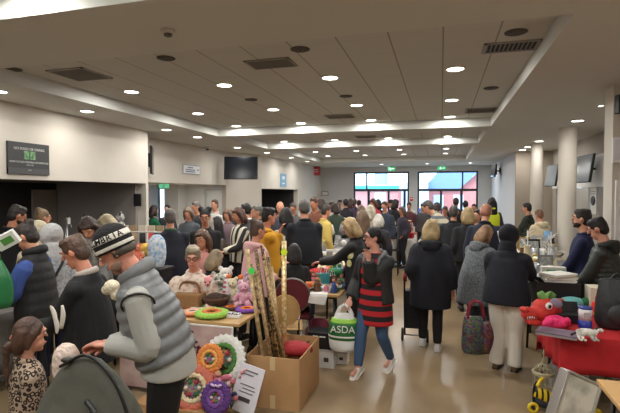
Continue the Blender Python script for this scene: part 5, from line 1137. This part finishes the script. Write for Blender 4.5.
MB().tube([(-.45, 0, 1.35), (.55, 0, 1.35)], [.014]).build('rail', whitem, t)
for a in (-.45, .55): MB().tube([(a, 0, 0), (a, 0, 1.35)], [.014]).build('post', steelm, t); MB().box((a, 0, .01), (.06, .4, .02)).build('foot', steelm, t, smooth=False)
for k in range(6): MB().box((-.36 + k * .15, 0, 1.40), (.12, .02, .1)).build('card', M(((210, 196, 170), (170, 150, 120), (220, 214, 200))[k % 3], .7), t, smooth=False)
for k in range(6): MB().tube([(-.36 + k * .15, 0, 1.33), (-.36 + k * .15, 0, 1.1)], [(.05, .03)]).build('garment', M(((60, 60, 66), (150, 120, 90), (40, 40, 44), (190, 60, 60))[k % 4], .9), t)
# blue patterned bag and orange flower bag near the hat
p = atd(157, 264, 5.6); o = MB().tube([(0, 0, 0), (0, 0, .12), (0, 0, .27), (0, 0, .34)], [(.07, .06), (.10, .08), (.09, .075), (.04, .03)], n=10).build('drawstring_bag', M((116, 160, 200), .8, pat='noise', col2=(224, 228, 232), sc=24), None, (p.x, p.y, 1.05)); o.scale = (1.15, 1.15, 1.15); tag(o, 'blue and white floral drawstring bag standing right of the knitted hat', 'bag')
t = thing('plinth', 'tall black display plinth carrying the floral drawstring bag', 'plinth', (p.x, p.y, 0)); MB().box((0, 0, .51), (.26, .26, 1.02)).build('body', M((26, 26, 30), .7), t, smooth=False, bev=.005); MB().box((0, 0, 1.035), (.3, .3, .03)).build('top', M((30, 30, 34), .6), t, smooth=False, bev=.004)
o = teddy('small orange soft toy peeping over the collar of the quilted gilet', fluff((226, 130, 104)), (p.x - .18, p.y - .15, 1.12), .6, .6)
t = thing('plinth', 'narrow white display plinth under the orange soft toy', 'plinth', (p.x - .18, p.y - .15, 0)); MB().box((0, 0, .55), (.14, .14, 1.1)).build('body', whitem, t, smooth=False); MB().box((0, 0, 1.11), (.16, .16, .02)).build('top', whitem, t, smooth=False)
# white statue on the bar
p = aty(132, 226, 7.95)
teddy('white and black panda soft toy sitting at the end of the bar counter', fluff((222, 218, 214), (40, 36, 40), 12), (-6.2, 7.85, 1.09), 1.25, 2.2 + pi)
# --- held and foreground things
def bagmesh(w_, d_, h_, top=.5, n=14):
    return MB().tube([(0, 0, 0), (0, 0, h_ * .15), (0, 0, h_ * .6), (0, 0, h_)], [(w_ * .42, d_ * .4), (w_ * .5, d_ * .5), (w_ * .48, d_ * .45), (w_ * top * .5, d_ * .15)], n=n, seg=20, wob=(.05, 7))
# supermarket carrier
h_ = red['hand'][1]
t = thing('carrier_bag', 'white and green supermarket carrier bag in the hand of the woman in the striped dress', 'carrier bag', (h_.x - .03, h_.y - .02, h_.z - .50), radians(6))
bagmesh(.34, .2, .40, .55).build('body', M((226, 228, 226), .45, bump=.4, bsc=9), t)
gmm = M((36, 110, 52), .45)
m = MB().tube([(0, 0, .13), (0, 0, .2), (0, 0, .31)], [(.176, .106), (.175, .104), (.158, .092)], n=6, seg=24); m.build('green_band', gmm, t)
m = MB().tube([(0, 0, .31), (0, 0, .35)], [(.156, .09), (.135, .07)], n=4, seg=24); m.build('lime_band', M((150, 206, 70), .45), t)
m = MB().tube([(0, 0, .155), (0, 0, .175)], [(.1775, .1075), (.177, .107)], n=1, seg=24); m.build('white_stripe', whitem, t)
textmesh('ASDA', .105, 'lettering', whitem, t, (-.01, -.108, .25), (pi / 2, 0, 0), ext=.004)
for a in (-1, 1): MB().tube([(a * .08, 0, .38), (a * .05, 0, .46), (0, 0, .50)], [(.03, .008), (.018, .008), (.012, .01)], n=8).build('handle', M((228, 228, 226), .45), t)
# sequinned bag
p = aty(475, 345, 5.35)
t = thing('sequin_bag', 'large black, green and red sequinned tote hanging beside the grey coat', 'bag', (p.x, 5.3, .2), .2)
bagmesh(.30, .18, .40, .8).build('body', M((18, 22, 20), .35, pat='multi', sc=60, mixn=.16, metal=.4), t)
MB().tube([(.09, -.05, .02), (.12, -.06, .2), (.10, -.04, .36)], [(.05, .03), (.06, .04), (.04, .02)], n=8).build('red_panel', M((90, 14, 30), .35, pat='multi', sc=60, mixn=.12, metal=.4), t)
for a in (-1, 1): MB().tube([(-.09, a * .03, .38), (-.05, a * .03, .55), (.05, a * .03, .55), (.09, a * .03, .38)], [.011], n=12).build('handle', M((120, 20, 40), .6), t)
# shopping trolley of the black coat
h_ = blk['hand'][0]; p = atz(405, 340, .0)
t = thing('shopping_trolley', 'dark two wheeled shopping trolley left of the black hooded coat', 'trolley', (p.x + .10, 6.12, 0), .05)
for a in (-.13, .19):
    o_ = MB().torus((a, 0, .09), .075, .015, Matrix.Rotation(pi / 2, 3, 'Y')).build('wheel', blackm, t); MB().lathe([(.06, -.006), (.06, .006)], (a, 0, .09), B=Matrix.Rotation(pi / 2, 3, 'Y')).build('hub', steelm, o_)
MB().tube([(-.13, 0, .09), (.19, 0, .09)], [.01]).build('axle', steelm, t)
for a in (-.1, .15): MB().tube([(a, 0, .09), (a, -.02, .95), (.02, -.06, 1.0)], [.011], n=10).build('frame_tube', blackm, t)
MB().box((.025, .08, .42), (.26, .16, .5)).build('bag', M((34, 36, 40), .8), t, bev=.02); MB().tube([(-.1, -.02, .8), (-.1, -.03, .9)], [.025]).build('grip', M((130, 30, 40), .6), t)
# green bag of the woman at far left
p = atd(-9, 272, 3.8)
t = thing('carrier_bag', 'translucent green carrier bag held at the left edge of the photo', 'carrier bag', (p.x, p.y, p.z - .30), .5); bagmesh(.32, .18, .40, .5).build('body', M((38, 112, 66), .35, bump=.6, bsc=8), t); MB().tube([(-.06, 0, .4), (-.03, 0, .5), (.04, 0, .5), (.07, 0, .4)], [.009], n=8).build('handle', M((44, 120, 72), .4), t)
p = atd(7, 240, 3.9); t = thing('boxed_toy', 'white box with a green picture held by the woman in blue sleeves', 'box', (p.x, p.y, p.z), .5); RR = Matrix.Rotation(-.5, 4, 'Y') @ Matrix.Rotation(.3, 4, 'X'); MB().box((0, 0, 0), (.17, .06, .12)).xf(RR).build('box', M((214, 216, 210), .6), t, smooth=False, bev=.003); MB().box((.01, -.031, 0), (.09, .003, .06)).xf(RR).build('picture', M((80, 140, 60), .6), t, smooth=False)
# foreground holdall
hh_ = (hatm['hand'][0] + hatm['hand'][1]) / 2
p = atd(92, 413, 2.2)
t = thing('holdall', 'large olive grey holdall with black zips held open by the man in the knitted hat', 'bag', (p.x - .02, p.y, p.z - .19), radians(12))
prof = [(-.25, .10, .10, 0), (-.23, .26, .20, 0), (-.14, .40, .22, .0), (-.05, .47, .20, .0), (.06, .46, .20, 0), (.15, .38, .21, 0), (.23, .27, .20, 0), (.27, .12, .12, 0)]
def sect(x, h, d):
    q = []
    for k in range(24):
        a = 2 * pi * k / 24; ca, sa = cos(a), sin(a)
        if sa > 0: q.append((x, d * ca * (1 - .75 * sa), h * sa))         # ridged tent-like top
        else: q.append((x, d * (abs(ca) ** .5) * (1 if ca > 0 else -1), -.16 * (abs(sa) ** .5)))
    return q
m = MB(); m.loft([sect(x, h, d) for x, h, d, _ in prof]); m.build('body', M((84, 84, 74), .75, pat='noise', col2=(74, 74, 66), sc=5, bump=.5, bsc=6), t, vox=.011, sm=2)
m = MB(); m.tube([(-.12, -.03, .42), (-.0, -.03, .478), (.1, -.045, .43), (.18, -.06, .33), (.24, -.08, .2)], [.008], n=24, seg=8); m.build('zip', blackm, t)
m = MB(); m.tube([(.06, -.12, .30), (.13, -.17, .26), (.17, -.19, .12), (.12, -.22, .0)], [.012], n=18, seg=8); m.build('strap', blackm, t)
m = MB(); m.tube([(.2, -.13, .22), (.25, -.15, .12), (.25, -.14, .0)], [.012], n=18, seg=8); m.build('strap', blackm, t)
MB().ell((-.09, -.02, .45), (.03, .02, .014)).build('zip_pull', M((50, 48, 40), .6), t)
p = atd(67, 362, 2.6); t = thing('fluffy_cushion', 'white fluffy cushion between the little girl and the holdall', 'cushion', (p.x, p.y, p.z - .1), .3)
MB().tube([(0, 0, 0), (0, 0, .05), (0, 0, .15), (.01, 0, .20)], [(.06, .05), (.08, .06), (.07, .06), (.035, .03)], n=10, wob=(.06, 5)).build('cover', M((228, 208, 196), .95, bump=1., bsc=40), t, vox=.008, sm=1); MB().box((.0, -.06, .02), (.03, .003, .02)).build('care_tag', whitem, t, smooth=False)
p = atd(58, 316, 3.0); t = thing('angel_wing', 'white feathered wing ornament in front of the black zip jacket', 'ornament', (p.x, p.y, p.z - .08), .2)
for k in range(6): MB().ell((-.02 + .006 * k - .01, -.002 * k, .11 - .02 * k), (.014, .008, .045), Matrix.Rotation(-.5 + .12 * k, 3, 'Y')).build('feather', M((220, 214, 204), .8), t)
MB().tube([(.02, 0, .0), (.035, 0, .08), (.03, 0, .15)], [.012, .015, .008], n=8).build('spine', M((214, 208, 198), .8), t)
p = atd(112, 287, 3.05); o = MB().ell((0, 0, 0), (.055, .05, .05)).ell((.03, 0, -.05), (.035, .035, .04)).ell((-.04, 0, -.02), .035).build('plush_flower', M((226, 216, 190), .95, bump=1, bsc=40), None, (p.x, p.y, p.z), vox=.007, sm=1); tag(o, 'cream woolly pompom flower under the chin of the man in the knitted hat', 'soft toy')

# --- right: the red cloth stall
table('trestle table under the bright red cloth', 1.0, 2.75, 4.28, 5.16)
cloth('bright red cloth over the nearest right hand stall', 1.0, 2.75, 4.28, 5.16, .74, .30, (176, 26, 32), pt_=.35)
table('trestle table with dark boxes behind the red cloth stall', 1.0, 1.42, 5.3, 6.35, top=M((60, 56, 54), .6))
Z = .755
def R_(u, v): p = atz(u, v, Z); return p.x, p.y, Z
x_, y_, z_ = R_(541, 322)
t = thing('dragon_puppet', 'red plush dragon head with white eye and teeth on the red cloth', 'soft toy', (x_, y_, z_), .5)
dm = M((196, 52, 44), .7, bump=.4, bsc=30)
m = MB(); m.ell((.05, .02, .12), (.12, .10, .10)); m.tube([(0, 0, .10), (-.12, -.02, .09), (-.21, -.02, .11)], [(.085, .06), (.07, .04), (.05, .03)], n=8); m.tube([(.02, 0, .05), (-.1, -.02, .025), (-.17, -.03, .02)], [(.075, .035), (.06, .025), (.04, .02)], n=8); m.ell((-.2, -.02, .135), (.035, .05, .025)); m.ell((.16, .04, .08), (.09, .07, .07)); m.build('head', dm, t, vox=.009, sm=2)
MB().ell((.02, -.075, .165), (.034, .018, .034)).build('eye', whitem, t); MB().ell((.015, -.092, .165), (.017, .008, .017)).build('pupil', blackm, t)
for k in range(6): MB().lathe([(.010, 0), (.001, -.03)], (-.07 - .022 * k, -.055 + .002 * k, .075), seg=8).build('tooth', whitem, t)
MB().ell((.12, -.05, .18), (.07, .02, .045), Matrix.Rotation(.4, 3, 'Y')).build('ear', M((150, 140, 160), .8), t); MB().tube([(.0, .02, .22), (.08, .03, .24), (.16, .04, .20)], [(.05, .02)] * 3, n=8).build('crest', M((110, 150, 80), .8), t)
x_, y_, z_ = R_(550, 327); o = MB().ell((0, 0, .04), (.10, .07, .05)).ell((.05, .02, .05), (.06, .05, .04)).ell((-.06, -.02, .03), (.05, .05, .035)).tube([(-.1, -.04, .02), (-.03, -.05, .07), (.04, -.03, .05), (.09, -.02, .08), (.12, .03, .02)], [.02, .028, .02, .026, .015]).tube([(-.07, .03, .06), (0, .0, .09), (.07, .04, .07)], [.02, .025, .018]).build('pink_cloth', M((226, 50, 110), .85, bump=1., bsc=16), None, (x_ + .04, y_, z_), vox=.008, sm=1); tag(o, 'crumpled hot pink cloth in front of the red dragon', 'fabric')
x_, y_, z_ = R_(561, 336); t = thing('book_slab', 'flat dark grey hardback annual lying at the edge of the red cloth', 'book', (x_ - .02, y_ + .03, z_), -.35); MB().box((0, 0, .012), (.30, .19, .022)).build('pages', M((150, 140, 146), .6), t, smooth=False); MB().box((0, 0, .026), (.31, .2, .005)).build('cover', M((70, 66, 78), .5, pat='noise', col2=(110, 90, 110), sc=14), t, smooth=False)
x_, y_, z_ = R_(585, 328); t = thing('storage_tin', 'white and blue cylindrical tin on the red cloth', 'tin', (x_, y_, z_)); MB().lathe([(.052, 0), (.054, .01), (.054, .075)], seg=24).build('blue_base', M((36, 54, 150), .35), t); MB().lathe([(.053, .075), (.053, .18), (.001, .18)], seg=24).build('body', M((214, 214, 218), .3), t); MB().lathe([(.056, .175), (.056, .19), (.001, .192)], seg=24).build('lid', M((40, 60, 140), .35), t); MB().box((0, -.054, .125), (.05, .003, .05)).build('print', M((170, 160, 168), .5), t, smooth=False)
x_, y_, z_ = R_(586, 340); t = thing('zebra_toy', 'white toy horse with dark patches lying before the tin', 'toy', (x_, y_, z_), .2)
wm2 = M((226, 222, 214), .5, pat='noise', col2=(50, 46, 46), sc=16, mixn=.62)
m = MB(); m.tube([(-.07, 0, .055), (0, 0, .065), (.07, 0, .05)], [.028, .035, .028], n=8); m.tube([(.07, 0, .06), (.1, 0, .09), (.13, 0, .07)], [.02, .018, .012], n=6)
for a in (-.06, -.03, .04, .07): m.tube([(a, 0, .05), (a - .01, -.03, .02), (a + .01, -.05, .01)], [.012, .010, .009], n=5)
m.build('body', wm2, t, vox=.006, sm=1); MB().tube([(-.08, 0, .06), (-.12, 0, .04)], [.008]).build('tail', blackm, t); MB().tube([(.07, 0, .09), (.1, 0, .108)], [(.008, .014)]).build('mane', blackm, t)
x_, y_, z_ = R_(598, 318); t = thing('parrot_toy', 'neon orange plush parrot beside the black bin bag', 'soft toy', (x_, y_, z_), .3); m = MB(); m.ell((0, 0, .09), (.045, .045, .09)); m.ell((0, -.01, .19), (.035, .035, .035)); m.build('body', M((244, 84, 44), .8), t, vox=.008, sm=1); MB().lathe([(.014, 0), (.001, .03)], (0, -.04, .19), B=Matrix.Rotation(pi / 2, 3, 'X')).build('beak', M((60, 50, 40), .5), t); MB().ell((-.03, -.02, .05), (.025, .03, .03)).build('foot', M((230, 200, 60), .7), t)
for a in (-1, 1): MB().ell((a * .045, .0, .1), (.012, .035, .06)).build('wing', M((236, 60, 50), .8), t)
x_, y_, z_ = R_(570, 308); t = thing('bird_toy', 'teal and green plush duck at the back of the red cloth', 'soft toy', (x_, y_ - .05, z_), .2); m = MB(); m.ell((0, 0, .07), (.13, .08, .06)); m.build('body', M((110, 180, 180), .8), t); MB().ell((.13, -.02, .08), (.05, .045, .045)).build('head', M((30, 104, 60), .7), t); MB().ell((-.12, -.02, .08), (.05, .04, .035)).build('wing', M((170, 80, 50), .8), t)
x_, y_, z_ = R_(571, 314); o = MB().tube([(-.12, 0, .02), (0, 0, .026), (.12, 0, .02)], [(.012, .012), (.02, .018), (.01, .01)], n=10).build('toy_carrot', M((236, 130, 70), .6), None, (x_, y_, z_)); tag(o, 'long orange plush carrot before the teal duck', 'soft toy')
x_, y_, z_ = R_(566, 322); t = thing('black_case', 'black open tool case behind the dark book', 'case', (x_, y_ + .03, z_)); MB().box((0, 0, .04), (.24, .14, .08)).build('base', M((24, 24, 26), .5), t, smooth=False, bev=.006); MB().box((0, .08, .11), (.24, .02, .12), rx=-.2).build('lid', M((30, 30, 32), .5), t, smooth=False, bev=.005)
x_, y_, z_ = R_(612, 330); t = thing('black_rucksack', 'big black rucksack at the right edge of the red cloth', 'bag', (x_ + .06, y_ + .1, z_), .1)
bagmesh(.34, .26, .44, .8).build('body', M((38, 40, 42), .55, bump=.5, bsc=8), t, vox=.012, sm=1); MB().tube([(-.05, 0, .42), (0, 0, .48), (.05, 0, .42)], [.012], n=8).build('grab_handle', blackm, t); MB().ell((0, -.12, .14), (.12, .04, .1)).build('front_pocket', M((44, 46, 48), .55), t)
# dark goods behind
t = thing('book_crate', 'black plastic crate with books between the red cloth and the stallholder', 'crate', (1.2, 5.5, .742)); cm_ = M((22, 22, 24), .5)
MB().box((0, -.17, .13), (.4, .012, .26)).box((0, .17, .13), (.4, .012, .26)).box((-.2, 0, .13), (.012, .34, .26)).box((.2, 0, .13), (.012, .34, .26)).box((0, 0, .006), (.4, .34, .012)).build('crate', cm_, t, smooth=False)
for k, (c, lb) in enumerate((((214, 206, 190), 'cream'), ((196, 170, 130), 'tan'), ((230, 226, 216), 'white'))):
    t = thing('hardback_book', '%s hardback book laid flat across the black crate' % lb, 'book', (1.22, 5.47, 1.003 + k * .03), .3 * k); MB().box((0, 0, .012), (.3, .22, .02)).build('pages', whitem, t, smooth=False); MB().box((0, 0, .024), (.31, .23, .005)).build('cover', M(c, .6), t, smooth=False)
p = aty(575, 262, 5.75); t = thing('puzzle_box', 'upright box with green and blue landscape picture behind the crate', 'box', (1.28, 5.98, .742)); MB().box((0, 0, .17), (.26, .08, .34)).build('box', M((226, 224, 214), .5), t, smooth=False, bev=.003); MB().box((0.02, -.041, .18), (.2, .003, .26)).build('picture', M((60, 120, 190), .5, pat='noise', col2=(110, 180, 90), sc=7), t, smooth=False)
t = thing('picture_box', 'pale box with orange edge standing right of the black crate', 'box', (1.52, 5.28, 0)); MB().box((0, 0, .5), (.14, .2, 1.0)).build('box', M((214, 206, 186), .6), t, smooth=False); MB().box((0, -.102, .6), (.1, .003, .5)).build('panel', M((200, 150, 90), .6), t, smooth=False)
p = aty(549, 292, 5.3); t = thing('paper_pile', 'heap of grey plastic wrapped parcels left of the black crate', 'parcel', (1.1, 6.15, .742)); MB().ell((0, 0, .08), (.18, .14, .09)).ell((.1, .03, .12), (.12, .1, .09)).ell((-.1, -.03, .05), (.12, .1, .06)).build('wrapping', M((170, 168, 164), .3, bump=1., bsc=14), t, vox=.012, sm=1); MB().box((0, -.15, .08), (.1, .003, .05)).build('sticker', whitem, t, smooth=False)
t = thing('glass_jug', 'smoked glass jug left of the heap of parcels', 'jug', (1.05, 5.78, .742)); MB().lathe([(.06, 0), (.08, .08), (.06, .2), (.07, .24), (.06, .24), (.05, .2), (.07, .08), (.001, .02)]).build('body', M((80, 78, 74), .15), t); MB().torus((.085, 0, .13), .05, .008, Matrix.Rotation(pi / 2, 3, 'X')).build('handle', M((80, 78, 74), .2), t)
# white cloth stalls beyond
stall('long white cloth before the nearest pillar', 1.15, 1.75, 6.9, 8.3, 26, ('jar', 'vase', 'bowl', 'frame', 'mug', 'box', 'candle'), ('silver', 'white', 'grey', 'brown', 'cream'), 21, drop=.5, smin=.8, smax=1.3, z=.82)
stall('white cloth beside the child in the cream fleece', 1.45, 2.05, 8.7, 10.0, 20, ('jar', 'vase', 'frame', 'candle', 'bowl', 'mug'), ('silver', 'white', 'gold', 'black', 'cream'), 22, drop=.5, smin=.9, smax=1.5, z=.82)
for k, (x, y, lb) in enumerate(((1.5, 7.3, 'white jewellery tree nearest on the long white cloth'), (1.62, 7.75, 'white jewellery tree furthest on the long white cloth'), (1.35, 8.1, 'tall white jewellery tree on the left of the long white cloth'))):
    t = thing('jewellery_tree', lb, 'jewellery stand', (x, y, .834), k * .5); MB().lathe([(.08, 0), (.07, .015), (.012, .03), (.010, .5), (.001, .52)]).build('stem', whitem, t)
    for q in range(6): a = q * 1.1; MB().tube([(0, 0, .2 + .05 * q), (.1 * cos(a), .1 * sin(a), .27 + .05 * q)], [.005]).build('branch', whitem, t)
p = atd(563, 247, 7.3)
# bags, fur, cage and toys below the stall
p = atz(535, 372, 0); o = MB().ell((0, 0, .14), (.14, .2, .14)).ell((.05, .15, .2), (.12, .12, .14)).ell((-.03, -.12, .09), (.11, .12, .09)).build('fur_throw', M((126, 122, 116), .95, bump=1.2, bsc=30), None, (1.16, 5.02, 0), vox=.012, sm=1); tag(o, 'grey shaggy fur bundle under the corner of the red cloth', 'fur')
t = thing('cardboard_box', 'brown box half hidden under the red cloth stall', 'box', (1.95, 4.85, 0)); MB().box((0, 0, .15), (.5, .35, .3)).build('body', CARD, t, smooth=False); MB().box((0, 0, .302), (.06, .35, .004)).build('tape', M((200, 176, 130), .4), t, smooth=False)
p = atz(543, 406, 0)
t = thing('bird_cage', 'ornate cream metal birdcage on the floor by the red cloth', 'birdcage', (p.x, p.y, 0)); cg = M((176, 168, 138), .5, metal=.2)
for k in range(14): a = 2 * pi * k / 14; MB().tube([(.085 * cos(a), .085 * sin(a), .02), (.085 * cos(a), .085 * sin(a), .30), (.05 * cos(a), .05 * sin(a), .37), (0, 0, .40)], [.0035], n=9, seg=6).build('bar', cg, t)
for z in (.02, .16, .30): MB().torus((0, 0, z), .087, .007).build('hoop', cg, t)
MB().lathe([(.1, 0), (.1, .018), (.001, .018)]).build('base', cg, t); MB().lathe([(.012, .39), (.018, .42), (.006, .46), (.012, .5), (.001, .53)]).build('finial', cg, t); MB().torus((0, 0, .315), .085, .012, nb=14, amp=.5).build('scroll_band', cg, t)
p = atz(539, 411, 0)
t = thing('toy_scooter', 'yellow and black striped toy ride-on scooter in front of the birdcage', 'toy', (p.x + .04, p.y, 0), .2)
ym = M((232, 200, 40), .4)
o_ = MB().torus((-.11, -.04, .05), .035, .014, Matrix.Rotation(pi / 2, 3, 'X')).build('front_wheel', ym, t); MB().lathe([(.015, -.012), (.015, .012)], (-.11, -.04, .05), B=Matrix.Rotation(pi / 2, 3, 'X')).build('hub', blackm, o_)
MB().torus((.12, -.02, .04), .028, .012, Matrix.Rotation(pi / 2, 3, 'X')).build('rear_wheel', blackm, t)
m = MB(); m.ell((.03, 0, .09), (.13, .05, .06)); m.build('body', M((40, 42, 52), .5), t)
m = MB(); m.tube([(-.09, -.03, .19), (0, -.045, .16), (.12, -.045, .09)], [(.02, .045), (.02, .05), (.015, .04)], n=8, ref=(0, 1, 0)); m.build('plate', M((232, 200, 40), .4, pat='stripe', col2=(26, 24, 24), sc=22, th=.4, ax=0), t)
MB().tube([(-.1, -.03, .06), (-.09, 0, .2), (-.06, 0, .27)], [.011], n=8).build('steering_post', blackm, t); MB().tube([(-.08, -.05, .25), (-.02, .02, .28), (.06, .06, .31)], [.014], n=6).build('handlebar', ym, t)
# aluminium case
p = atz(575, 413, .0)
a_ = aty(576, 372, 3.6)
t = thing('aluminium_case', 'scuffed silver framed case leaning upright beside the toy scooter', 'case', (a_.x - .09, 3.62, .03), radians(20)); RR = Matrix.Rotation(radians(25), 4, 'Y') @ Matrix.Rotation(radians(-10), 4, 'X')
MB().box((0, .04, .31), (.28, .08, .60)).xf(RR).build('shell', M((224, 218, 202), .35, pat='noise', col2=(90, 86, 74), sc=4, mixn=.56), t, smooth=False, bev=.02)
m = MB()
for sx in (-1, 1): m.box((sx * .14, .04, .31), (.018, .1, .60))
for z in (.01, .61): m.box((0, .04, z), (.29, .1, .018))
m.xf(RR).build('frame', M((200, 198, 192), .3, metal=.8), t, smooth=False, bev=.004)
for z in (.48, .53): MB().box((.15, .04, z), (.01, .03, .02)).xf(RR).build('catch', M((40, 40, 40), .4), t, smooth=False)
MB().tube([(.155, .0, .25), (.18, .02, .28), (.18, .02, .36), (.155, .0, .39)], [.008]).xf(RR).build('handle', blackm, t)
p = atz(590, 411, 0); o = MB().torus((0, 0, .02), .045, .018).build('tape_roll', ym, None, (p.x + .02, p.y - .05, 0)); tag(o, 'yellow ring of tape on the floor behind the silver case', 'tape')
table('pale wooden table corner at the bottom right of the photo', 1.0, 2.3, 2.6, 3.42, z=.72, top=M((206, 166, 110), .5, pat='wood', col2=(190, 146, 92), sc=2))
# bottles of the second bar
for k in range(18):
    c_ = ('green', 'brown', 'black', 'gold', 'white', 'blue')[k % 6]
    t = goods('bottle', c_, 'on the second bar back shelf', -8.3, 15.3 + k * .2, 1.55, 1.2); t['label'] = '%s bottle on the upper shelf behind the second bar, %s' % (c_, ('left part', 'middle part', 'right part')[k // 6])
t = thing('wall_shelf', 'dark shelf carrying bottles behind the second bar', 'shelf', (-8.35, 17, 1.53)); MB().box((0, 0, 0), (.25, 3.8, .03)).build('board', M((50, 40, 34), .6), t, smooth=False)
for y in (-1.7, 0, 1.7): MB().box((0, y, -.06), (.2, .02, .1)).build('bracket', steelm, t, smooth=False)
